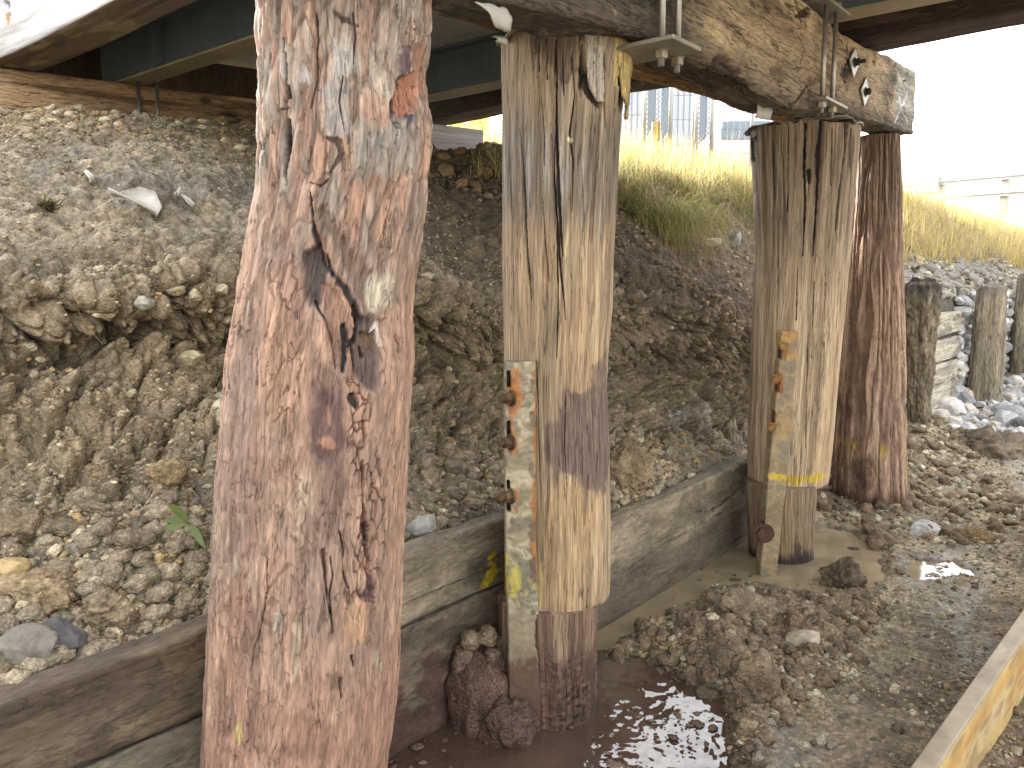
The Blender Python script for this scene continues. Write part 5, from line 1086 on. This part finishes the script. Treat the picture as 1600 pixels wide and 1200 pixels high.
# single stones one can tell apart
def stone(px,py,wpx,label,col,kind='clod',on='ground',seed=1,sub=4,asp=(1,.9,.75),sink=.25,name=None,cat='stone',group=None,rough=.85):
    P=hz(px,py,.03) if on=='ground' else bank_px(px,py)
    if on=='ground': P[2]=max(0,float(ground_h(np.array([P[0]]),np.array([P[1]]))[0]))
    dist=np.linalg.norm(P-np.array([0,0,CZ])); s=wpx*.5*dist/F
    V,Fc=rock_shape(sub,kind,seed); r=np.random.default_rng(seed); V=V*np.array(asp)*s
    c_=np.ones((len(V),4))*rough; c_[:,:3]=C(*col)*(1+.3*fbm(V[:,0]/s*2,V[:,1]/s*2,V[:,2]/s*2,3,seed)[:,None])
    if on=='ground': P[2]+=s*asp[2]*(1-2*sink)*.6
    else: P=P+OFF*s*.35
    o=mk(name or ('stone' if kind=='stone' else 'earth_clod'),V+P,Fc,M_rock if kind=='stone' else M_clod,None,c_,V+seed,loc=P,smooth=kind!='stone'); return tag(o,label,cat,group)
stone(1178,1100,84,'largest brown clod at the right shore of the slurry pool',(134,116,94),seed=501,sub=5,asp=(.9,.9,1.0))
stone(1258,1028,50,'flat pale stone lying on the clod heap',(184,172,150),'stone',seed=502,asp=(1,.7,.45))
stone(1110,1008,24,'small rounded cream stone among the clods',(204,188,160),'clod',seed=503,asp=(.8,.8,.95))
stone(1248,1003,48,'reddish brown clod behind the flat pale stone',(142,118,98),seed=504)
stone(1160,985,90,'broad brown lump in the middle of the clod heap',(132,116,96),seed=515,sub=5,asp=(1,.8,.6))
stone(1540,714,104,'dark brown earth boulder in front of the white stones',(124,110,92),seed=505,sub=5,asp=(1,.6,.5),sink=.35)
stone(1441,832,44,'grey white stone beside the foot of the furrowed pile',(190,188,182),'stone',seed=506,asp=(1,.7,.55))
stone(1522,838,40,'yellowish clod alone on the flat mud',(150,128,92),seed=507)
stone(1478,655,44,'white angular stone leaning under the bottom wall plank',(214,208,202),'stone',seed=508)
stone(1508,640,40,'pinkish white block stone touching the slanting post',(214,196,184),'stone',seed=509,asp=(.9,.8,1.1))
stone(1372,845,40,'brown clod at the edge of the silty water beside the furrowed pile',(132,112,92),seed=510)
stone(1318,905,60,'brown clod at the right tip of the silty water',(118,102,84),seed=511,sub=5)
stone(155,955,70,'rounded grey brown clod low on the heap above the board',(144,128,104),on='bank',seed=521,sub=5)
stone(55,925,84,'broad yellowish brown clod at the left edge low on the heap',(156,136,106),on='bank',seed=522,sub=5,asp=(1,.8,.6))
stone(28,1015,80,'large grey stone at the left edge just above the board',(128,122,112),'stone','bank',523,asp=(1,.8,.7))
stone(90,1002,70,'dark slaty stone beside the large grey stone',(104,102,102),'stone','bank',524,asp=(.9,.8,.8))
stone(25,812,60,'grey brown clod at the left edge above the broad yellowish one',(140,124,100),on='bank',seed=525)
stone(260,740,46,'brown clod near the red pile halfway up the rubble',(152,132,100),on='bank',seed=526)
stone(224,470,27,'small grey stone stuck in the broken lip of the heap',(170,166,154),'stone','bank',527)
stone(14,885,46,'yellow cream stone at the left edge of the rubble',(190,166,120),'stone','bank',528)
stone(653,822,50,'grey white stone on the board between red and grey pile',(176,172,166),'stone','bank',529)
stone(690,800,17,'small cream pebble beside the grey white stone',(214,202,168),'clod','bank',530)
stone(975,742,86,'big knobbly clod resting on the ledge beside the grey pile',(150,130,102),on='bank',seed=531,sub=5,asp=(.8,.8,1.))
stone(1112,380,34,'long pale stone sticking out below the grass',(190,182,168),'stone','bank',532,asp=(1,.5,.4))
stone(1146,374,28,'grey slab stone on the slope below the grass',(158,156,154),'stone','bank',533,asp=(.6,.5,1))
stone(345,655,40,'cream stone at the edge of the red pile in the dug face',(206,194,166),'stone','bank',534,asp=(.7,.7,1.1))
stone(300,560,30,'pale yellow stone in the dug face',(196,182,146),'stone','bank',535)
# mud heaped against the foot of the grey pile
hp=hz(752,1128,0)
V,Fc=ICO[5]; n_=fbm(V[:,0]*2,V[:,1]*2,V[:,2]*2,4,540); w_,_,_=worley(V[:,0]*3,V[:,1]*3,V[:,2]*3,541)
V2=V*(1+.2*n_+.09*(.5-w_))[:,None]*np.array([.14,.13,.29])+hp+np.array([0,.05,0])
cc=np.ones((len(V2),4))*.6; cc[:,:3]=C(100,78,66)*(1+.25*n_[:,None]); o=mk('mud_heap',V2,Fc,M_clod,None,cc); tag(o,'lump of red brown mud heaped against the strapped foot of the grey pile','mud heap')
V2=V*(1+.25*n_+.2*(.5-w_))[:,None]*np.array([.09,.06,.10])+hz(815,1152,0)*np.array([1,1,0])+np.array([-.04,.0,.03]); o=mk('mud_heap',V2,Fc,M_clod,None,cc*np.array([.95,.95,.95,1])); tag(o,'small smear of mud at the bottom end of the pale steel strap','mud heap')
for k,(x,y,s) in enumerate([(732,1000,34),(762,992,32),(722,1030,40),(770,1022,26)]):
    d=ray(x,y); Q=hp+np.array([0,.0,0]); tt=(Q[1])/d[1]; P=np.array([d[0]*tt,Q[1],CZ+d[2]*tt]); V_,F_=rock_shape(3,'clod',550+k); s_=s*.5*Q[1]/F
    c_=np.ones((len(V_),4))*.85; c_[:,:3]=C(*[(138,122,100),(146,128,104),(128,106,88),(118,100,84)][k]); o=mk('earth_clod',V_*s_+P,F_,M_clod,None,c_,V_*s_+k,loc=P)
    tag(o,['rounded clod left on top of the mud heap','palest clod on top of the mud heap next to the strap','brown clod on the left shoulder of the mud heap','small clod tucked between mud heap and strap'][k],'stone')
# litter: curled bark, chips, leaves
def sheet(name,label,cat,pts,on,col,curl=.02,seed=1,mat=None,lift=.012):
    B=np.array([bank_px(x,y) if on=='bank' else hz(x,y,.04) for x,y in pts]) if on!='plane' else None
    if on=='bank':
        # keep the real outline but lay it on one plane facing out of the bank
        c=bank_px(np.mean([p[0] for p in pts]),np.mean([p[1] for p in pts])); n=(-VD*.55+ZD*.83); o=np.array([0,0,CZ])
        B=np.array([o+ray(x,y)*(((c-o)@n)/(ray(x,y)@n)) for x,y in pts])+n*lift
    else: n=ZD
    m=len(B)//2; L=B[:m]; R=B[m:][::-1]; k=7; G=[]
    r=np.random.default_rng(seed)
    for i in range(m):
        for j in range(k): f=j/(k-1); G.append(L[i]*(1-f)+R[i]*f+n*(curl*(2*f-1)**2+.003*r.standard_normal()))
    o=mk(name,np.array(G),grid_faces(m,k),mat or M_leaf,None,(*C(*col),.7)); md=o.modifiers.new('thick','SOLIDIFY'); md.thickness=.003
    return tag(o,label,cat)
sheet('bark_strip','large curled white bark strip lying on the heap','bark strip',[(163,315),(185,326),(210,338),(236,351),(248,343),(238,320),(212,312),(186,319)],'bank',(240,236,228),.03,1,lift=.03)
sheet('bark_strip','white leaf shaped bark chip right of the large bark strip','bark strip',[(269,312),(270,318),(276,316),(280,303)],'bank',(240,234,224),.006,2,lift=.03)
sheet('bark_strip','small twisted white bark chip nearest the red pile','bark strip',[(280,318),(288,328),(296,335),(301,331),(294,323),(286,317)],'bank',(240,234,224),.01,3,lift=.03)
sheet('bark_strip','thin white bark curl left of and above the large bark strip','bark strip',[(128,280),(136,290),(140,298),(146,288),(140,284),(132,278)],'bank',(236,230,216),.008,4,lift=.03)
def blade_pts(p,d,L,w,droop,n=6):
    t=np.linspace(0,1,n)[:,None]; d=np.asarray(d,float); return p+d*L*t-ZD*droop*L*t*t
def leaf_set(name,label,cat,px,py,on,specs,cols,scale):
    base=bank_px(px,py)+OFF*.055 if on=='bank' else hz(px,py,.05)
    e=empty(name,base,label,cat); r=np.random.default_rng(px)
    for (ax,az,L),c in zip(specs,cols):
        d=np.array([math.cos(ax)*math.cos(az),-.35,math.sin(az)+.25]); d/=np.linalg.norm(d); s=np.cross(d,[0,-1,.3]); s/=np.linalg.norm(s)
        C_=blade_pts(base,d,L*scale,0,.25,8); w=np.sin(np.linspace(.12,np.pi-.02,8))*L*scale*.13
        V=np.concatenate([C_-s*w[:,None],C_+np.array([0,0,-.002])*1,C_+s*w[:,None]]).reshape(3,8,3).transpose(1,0,2).reshape(-1,3)
        mk('leaf',V,grid_faces(8,3),M_leaf,e,(*C(*c),.5))
    b=MB(); b.tube(np.array([base,base+np.array([.03,-.01,-.01]),base+np.array([.06,0,0])])*1.,.0025,6); b.build('stem',M_leaf,e,(*C(120,70,66),.6))
leaf_set('leaf_sprig','green leafy sprig lying in the rubble beside the red pile','leaf sprig',281,822,'bank',[(2.4,.9,1.),(1.8,.6,.8),(.9,-.6,.9),(3.4,-.4,1.),(2.9,.2,.7)],[(124,140,84),(140,156,96),(118,134,80),(140,150,92),(120,140,90)],.10)
leaf_set('dry_leaf','pale dry leaves lying on the mud at the right','dry leaf',1512,908,'ground',[(2.6,.1,1.),(3.6,-.1,.8),(.4,.6,.7)],[(206,186,146),(196,172,130),(184,160,120)],.09)
# sticks and roots
def stick(label,pts,r,col,on='bank',lift=.02):
    P=np.array([bank_px(x,y)+OFF*lift if on=='bank' else hz(x,y,.05) for x,y in pts]); t=np.linspace(0,len(P)-1,len(P)*5); P=np.stack([np.interp(t,np.arange(len(P)),P[:,k]) for k in range(3)],-1); P+=.003*np.random.default_rng(len(label)).standard_normal(P.shape)
    b=MB(); b.tube(P,np.linspace(r,r*.5,len(P)),7); o=b.build('stick',M_rough,None,(*C(*col),.85),smooth=True); tag(o,label,'stick','sticks lying on the earth')
stick('brown crooked stick above the grass tuft',[(968,328),(990,332),(1010,338),(1022,346)],.009,(112,90,70))
stick('thin pale straw low on the rubble above the board',[(100,948),(115,944),(128,940)],.004,(196,170,120))
stick('long thin straw curving over rubble near the board',[(98,1003),(130,1000),(160,992),(185,978)],.0025,(170,140,100))
def fibres(name,label,n,u0,u1,t0,t1,L0,L1,col,seed):
    r=np.random.default_rng(seed); P,u,t=bank_scatter(n,u0,u1,t0,t1,seed,.9); b=MB()
    for p in P:
        d=r.standard_normal(3)*np.array([1,.5,.8])+OFF*.4; d/=np.linalg.norm(d); L=r.uniform(L0,L1); q=np.linspace(0,1,5)[:,None]; b.tube(p+OFF*.006+d*L*q+r.standard_normal(3)*.25*L*q*q-ZD*.3*L*q*q,.0011,3)
    o=b.build(name,M_leaf,None,(*C(*col),.8),smooth=True); tag(o,label,'roots',kind='stuff')
fibres('roots','thin roots and straws over the earth heap',260,.2,3.2,1.,7.2,.04,.14,(186,164,124),601)
fibres('roots','thin roots hanging from the cut edge of the bank',420,3.2,6.2,3.5,6.6,.05,.2,(140,122,92),603)
print('stones',time.time()-T0)
# ================================================================== GRASS
def blades(P,L,lean,wid,col0,col1,seed,n=5):
    r=np.random.default_rng(seed); N=len(P); az=r.uniform(0,2*np.pi,N); d=np.stack([np.cos(az),np.sin(az),0*az],-1)
    s=np.stack([-np.sin(az+.5),np.cos(az+.5),0*az],-1); t=np.linspace(0,1,n)
    C_=P[:,None]+d[:,None]*(lean*L)[:,None,None]*(t**1.8)[None,:,None]+ZD*(L[:,None]*np.sqrt(np.maximum(.1,1-.35*np.minimum(lean,1.5)[:,None]**2))*(t-.32*np.minimum(lean,1.6)[:,None]*t*t))[...,None]
    w=(wid[:,None]*(1-t**1.5)[None]*.5+.0004)[...,None]*s[:,None]
    V=np.stack([C_-w,C_+w],2).reshape(N,-1,3); base=(np.arange(N)*2*n)[:,None,None]
    q=np.array([[2*i,2*i+1,2*i+3,2*i+2] for i in range(n-1)])[None]+base
    col=np.ones((N,n,2,4))*.55; col[...,:3]=(col0[:,None]*(1-t)[None,:,None]+col1[:,None]*t[None,:,None])[:,:,None]
    return V.reshape(-1,3),q.reshape(-1,4),col.reshape(-1,4)
def grass(name,label,P,L0,L1,lean,wid,c0,c1,seed):
    r=np.random.default_rng(seed); N=len(P); L=r.uniform(L0,L1,N)*(.7+.5*r.random(N)); le=np.abs(lean+.35*r.standard_normal(N))
    a=np.array([C(*q) for q in c0]);b=np.array([C(*q) for q in c1]); k=r.integers(0,len(c0),N); k2=r.integers(0,len(c1),N); j=1+.18*r.standard_normal((N,1))
    V,q,c=blades(P,L,le,wid*r.uniform(.6,1.3,N),a[k]*j,b[k2]*j,seed)
    return mk(name,V,q,M_grass,None,c)
GREEN=[(96,108,52),(120,128,62),(140,140,80),(84,96,50)]; STRAW=[(214,196,126),(226,210,146),(200,178,108),(218,198,106)]; DRY=[(196,180,140),(214,198,160),(180,160,118),(170,156,130)]
P,_,_=bank_scatter(13500,3.6,8.5,6.55,8.4,611,1.3); P=P[~((toU(P)<5.3)&(toV(P)>3.3))]; o=grass('grass','',P,.10,.34,.65,.006,GREEN+STRAW+DRY,STRAW+DRY+GREEN[:2],613); tag(o,'tall yellow and green grass on top of the bank behind the piles','grass',kind='stuff')
P,_,_=bank_scatter(5000,3.9,7.2,6.25,6.9,615,.9); o=grass('grass','',P,.10,.30,1.2,.005,GREEN+DRY,DRY+GREEN,617); tag(o,'grey green grass hanging over the edge of the bank','grass',kind='stuff')
P,_,_=bank_scatter(17500,7.0,26,5.8,8.3,619,.6); o=grass('grass','',P,.2,.55,.5,.010,DRY+STRAW,STRAW+DRY,621); tag(o,'pale dry grass on the slope above the stones at the right','grass',kind='stuff')
P,_,_=bank_scatter(9000,6.,14,8.0,9.2,623,.5); o=grass('grass','',P,.3,.7,.4,.010,GREEN+STRAW,STRAW,625); tag(o,'tall pale grass in front of the mesh fence','grass',kind='stuff')
def tussock(label,px,py,n,spread,L0,L1,lean,c0,c1,seed,down=0.,name='grass_tussock'):
    b=bank_px(px,py); r=np.random.default_rng(seed); P=b+r.standard_normal((n,3))*np.array([spread,spread*.5,spread*.4]); N=n
    L=r.uniform(L0,L1,N); a=np.array([C(*q) for q in c0]);bb=np.array([C(*q) for q in c1]); k=r.integers(0,len(c0),N);k2=r.integers(0,len(c1),N)
    # arching blades falling out of the bank
    t=np.linspace(0,1,8); d=(OFF[None]*r.uniform(.35,.8,(N,1))+UD[None]*(.45*r.standard_normal((N,1)))+ZD*r.uniform(.1,.6,(N,1))); d/=np.linalg.norm(d,axis=1)[:,None]
    C_=P[:,None]+d[:,None]*(L[:,None]*t)[...,None]-ZD*((L*r.uniform(.5,1.1,N)*(1 if down==0 else down))[:,None]*t**2)[...,None]
    s=np.cross(d,ZD+.3*r.standard_normal((N,3))); s/=np.linalg.norm(s,axis=1)[:,None]; w=(.0042*(1-t**2)[None]*.5+.0003)[...,None]*s[:,None]*np.ones((N,1,1))
    V=np.stack([C_-w,C_+w],2).reshape(N,-1,3); q=np.array([[2*i,2*i+1,2*i+3,2*i+2] for i in range(7)])[None]+(np.arange(N)*16)[:,None,None]
    col=np.ones((N,8,2,4))*.55; col[...,:3]=(a[k][:,None]*(1-t)[None,:,None]+bb[k2][:,None]*t[None,:,None])[:,:,None]
    o=mk(name,V.reshape(-1,3),q.reshape(-1,4),M_grass,None,col.reshape(-1,4)); tag(o,label,'grass tuft')
tussock('green grass tuft hanging over the dug face beside the grey pile',1030,352,950,.17,.25,.55,.5,[(128,136,76),(150,152,88),(118,122,72),(176,164,110)],[(192,184,122),(214,202,148),(166,162,104),(220,206,156)],631,1.25)
tussock('small dry grass tuft on the heap at upper left',74,325,140,.02,.05,.11,.5,[(120,108,78),(96,86,60)],[(160,146,110)],633,.6)
print('grass',time.time()-T0)
# ================================================================== BACKGROUND beyond the bank
def at_depth(px,py,y): d=ray(px,py); return np.array([d[0],d[1],d[2]])*(y/d[1])+np.array([0,0,CZ])
def gz(x,y): # terrain height of the bank sheet near a place
    d=(BP[::4,::2,0]-x)**2+(BP[::4,::2,1]-y)**2; return float(BP[::4,::2,2].ravel()[np.argmin(d)])
XD=np.array([1.,0,0]); YD=np.array([0,1.,0])
def white_building():
    y=14.; x0=at_depth(968,200,y)[0]; x1=at_depth(1112,200,y)[0]; z0=2.4; z1=5.9
    e=empty('white_building',[(x0+x1)/2,y,2.6],'white clad building with blue windows behind the mesh fence','building')
    b=MB(); b.box([(x0+x1)/2,y+2,(z0+z1)/2],[XD,YD,ZD],[(x1-x0)/2,2,(z1-z0)/2],.01)
    for k in range(16): xx=x0+(k+.5)*(x1-x0)/16; b.box([xx,y-.008,(z0+z1)/2],[XD,YD,ZD],[(x1-x0)/32-.012,.012,(z1-z0)/2-.02])
    b.build('wall',M_plain,e,(*C(196,202,210),.5))
    b=MB(); b.box([(x0+x1)/2,y+1.9,z1+.09],[XD,YD,ZD],[(x1-x0)/2+.2,2.2,.08],.02); b.build('roof',M_paint,e,(*C(190,194,200),.5))
    for xa,xb in((1009,1026),(1030,1047),(1090,1106)):
        p=at_depth(xa,170,y)[0];q=at_depth(xb,170,y)[0]; b=MB()
        for s in(p,q): b.box([s,y-.035,4.05],[XD,YD,ZD],[.025,.02,1.15])
        for zz in(2.92,5.18): b.box([(p+q)/2,y-.035,zz],[XD,YD,ZD],[(q-p)/2-.03,.02,.025])
        w=b.build('window',M_plain,e,(*C(220,224,228),.5)); b=MB(); b.box([(p+q)/2,y-.03,4.05],[XD,YD,ZD],[(q-p)/2-.028,.006,1.1]); b.build('pane',M_glass,w)
white_building()
def yellow_shed():
    y=15.; x0=at_depth(702,190,y)[0]; x1=at_depth(759,190,y)[0]; z0=2.5;z1=5.4
    e=empty('yellow_container',[(x0+x1)/2,y,2.6],'bright yellow ribbed container seen under the deck','container')
    b=MB(); b.box([(x0+x1)/2,y+1.2,(z0+z1)/2],[XD,YD,ZD],[(x1-x0)/2,1.2,(z1-z0)/2],.01); n=7
    for k in range(n): xx=x0+(k+.5)*(x1-x0)/n; b.box([xx,y-.015,(z0+z1)/2],[XD,YD,ZD],[(x1-x0)/n*.42,.02,(z1-z0)/2-.1],.008)
    b.build('body',M_plain,e,(*C(250,226,40),.5))
    b=MB()
    for s in(x0+.03,x1-.03): b.box([s,y-.03,(z0+z1)/2],[XD,YD,ZD],[.05,.03,(z1-z0)/2+.01],.006)
    b.build('corner_post',M_plain,e,(*C(240,210,50),.5))
yellow_shed()
def mesh_panel(px0,px1,y,hgt,diamond,label):
    x0=at_depth(px0,200,y)[0];x1=at_depth(px1,200,y)[0]; z0=gz((x0+x1)/2,y)-.05; e=empty('mesh_fence',[(x0+x1)/2,y,z0],label,'mesh fence','mesh fence panels behind the bank')
    b=MB(); r=.016
    for s in(x0,x1): b.cyl([s,y,z0],[s,y,z0+hgt],.022,10)
    b.cyl([x0,y,z0+hgt],[x1,y,z0+hgt],.016,8); b.build('frame',M_steel,e,(*C(190,192,192),.5),smooth=True)
    b=MB(); w=x1-x0
    if diamond:
        st=.06; n=int((w+hgt)/st)
        for k in range(n):
            for s in(1,-1):
                a=x0+k*st-(hgt if s>0 else 0); P0=np.array([a,z0+.02]) if s>0 else np.array([a,z0+.02])
                # clip the slanted wire to the panel
                ts=[0,hgt*.99]; p=lambda t:(a+t) if s>0 else (a-t)
                if s<0: pass
                lo=max(0,x0-a) if s>0 else max(0,a-x1); hi=min(hgt*.99,x1-a) if s>0 else min(hgt*.99,a-x0)
                if hi-lo>.03: b.tube(np.array([[p(lo),y,z0+lo],[p(hi),y,z0+hi]]),.0035,4)
    else:
        for xx in np.arange(x0+.05,x1,.075): b.tube(np.array([[xx,y,z0],[xx,y,z0+hgt]]),.0028,4)
        for zz in np.arange(z0+.1,z0+hgt,.30): b.tube(np.array([[x0,y-.004,zz],[x1,y-.004,zz]]),.004,4)
    b.build('mesh',M_steel,e,(*C(112,114,116),.5),smooth=True)
mesh_panel(940,1006,10.5,2.1,False,'weld mesh fence panel with square grid beside the grey pile')
mesh_panel(1007,1047,10.3,2.1,True,'chain link fence panel directly behind the wooden post')
mesh_panel(1048,1084,10.5,2.1,False,'weld mesh fence panel between two chain link panels')
mesh_panel(1088,1112,10.3,2.1,True,'narrow chain link fence panel farther from the wooden post')
mesh_panel(1113,1175,10.5,2.1,False,'weld mesh fence panel in front of the white van')
mesh_panel(670,790,11.5,2.1,False,'weld mesh fence panel in front of the yellow container')
q=at_depth(1026,190,9.0); zq=gz(q[0],9.)
tp=Timber(np.array([q[0],9.,0]),ZD,XD,zq-.2,q[2],lambda a:-.042,lambda a:.042,.08,160,60,.012,651)
st_=fbm(tp.G[...,0]*40,tp.G[...,1]*40,tp.G[...,2]*2,4,652); setcol(tp,C(206,172,112),.85); blendc(tp,C(150,120,80),ss(.1,.5,st_)*.7); o=tp.build('wooden_post',M_wood,None,.01); tag(o,'short honey coloured wooden post in the grass before the fence','post')
def van():
    y=12.5; a=at_depth(1108,200,y); b_=at_depth(1190,200,y); z0=3.0; x0,x1=a[0],b_[0]+1.4
    e=empty('parked_van',[(x0+x1)/2,y,z0-.4],'white van with dark windscreen parked beyond the fence','van'); W_=C(232,232,240)
    prof=[(x0,z0-.1),(x0,z0+.55),(x0+.12,z0+.72),(x0+.75,z0+1.2),(x1-.1,z0+1.28),(x1,z0+1.1),(x1,z0-.1)]
    zt=np.array(prof); n=len(prof); V=[]
    for yy,s in((y-.0,.97),(y+.06,1),(y+1.5,1),(y+1.56,.97)):
        c=zt.mean(0); V+= [[c[0]+(p[0]-c[0])*s,yy,c[1]+(p[1]-c[1])*s] for p in zt]
    V=np.array(V); mk('body',V,[grid_faces(4,n,True),np.array([[0,1,2,6],[2,3,4,6]]) ,np.array([[4,5,6]]),np.array([[21,27,23,22],[23,27,25,24]]),np.array([[25,27,26]])],M_plain,e,(*W_,.35),smooth=False)
    b=MB(); b.box([x0+.55,y-.02,z0+.72],[XD,YD,ZD],[.36,.01,.13],.004); b.box([x0+1.4,y-.02,z0+.8],[XD,YD,ZD],[.4,.01,.17],.004); b.build('window',M_glass,e)
    for xx in(x0+.45,x1-.5):
        b=MB(); b.cyl([xx,y-.04,z0-.1],[xx,y+.16,z0-.1],.3,20); w=b.build('wheel',M_rust,e,(*C(40,40,42),.7),smooth=False); b=MB(); b.cyl([xx,y-.06,z0-.1],[xx,y-.03,z0-.1],.18,16); b.build('rim',M_steel,w,(*C(170,170,174),.4))
van()
def guard_rail():
    A=at_depth(1462,284,22.5); B=at_depth(1640,274,20.4); d=(B-A); d[2]=0; L=np.linalg.norm(d); d/=L; n=np.array([-d[1],d[0],0]); zt=A[2]
    e=empty('guard_rail',[*A[:2],3.3],'pale road guard rail above the dry grass at far right','guard rail')
    for k,(z,h) in enumerate(((zt,.11),(zt-.42,.11))):
        b=MB(); m=A+d*(L/2+.15); b.box([m[0],m[1],z],[d,n,ZD],[L/2+1.2,.03,h],.01); b.box([m[0]-n[0]*.04,m[1]-n[1]*.04,z],[d,n,ZD],[L/2+1.19,.02,h*.35],.01); b.build('rail',M_steel,e,(*C(200,200,200),.5))
    for k in range(3):
        p=A+d*(k*1.6+.1); b=MB(); b.box([p[0]+n[0]*.14,p[1]+n[1]*.14,zt-.45],[d,n,ZD],[.09,.09,.6],.01); b.build('post',M_plain,e,(*C(206,202,190),.8))
    b=MB(); p=A-d*.12; b.box([p[0],p[1],zt-.08],[d,n,ZD],[.24,.1,.22],.02); b.build('end_block',M_plain,e,(*C(206,204,190),.8))
    q0=at_depth(1431,300,26.); q1=at_depth(1436,226,26.); b=MB(); b.tube(np.array([[q0[0],q0[1],3.2],q0,q1]),[.035,.03,.018],8); o=b.build('thin_pole',M_paint,None,(*C(170,170,170),.6),smooth=True); tag(o,'thin leaning pole against the bright sky at far right','pole')
guard_rail()
for o in bpy.data.objects:
    if o.type=='MESH' and o.name.startswith('bank'): pass
print('done',time.time()-T0)
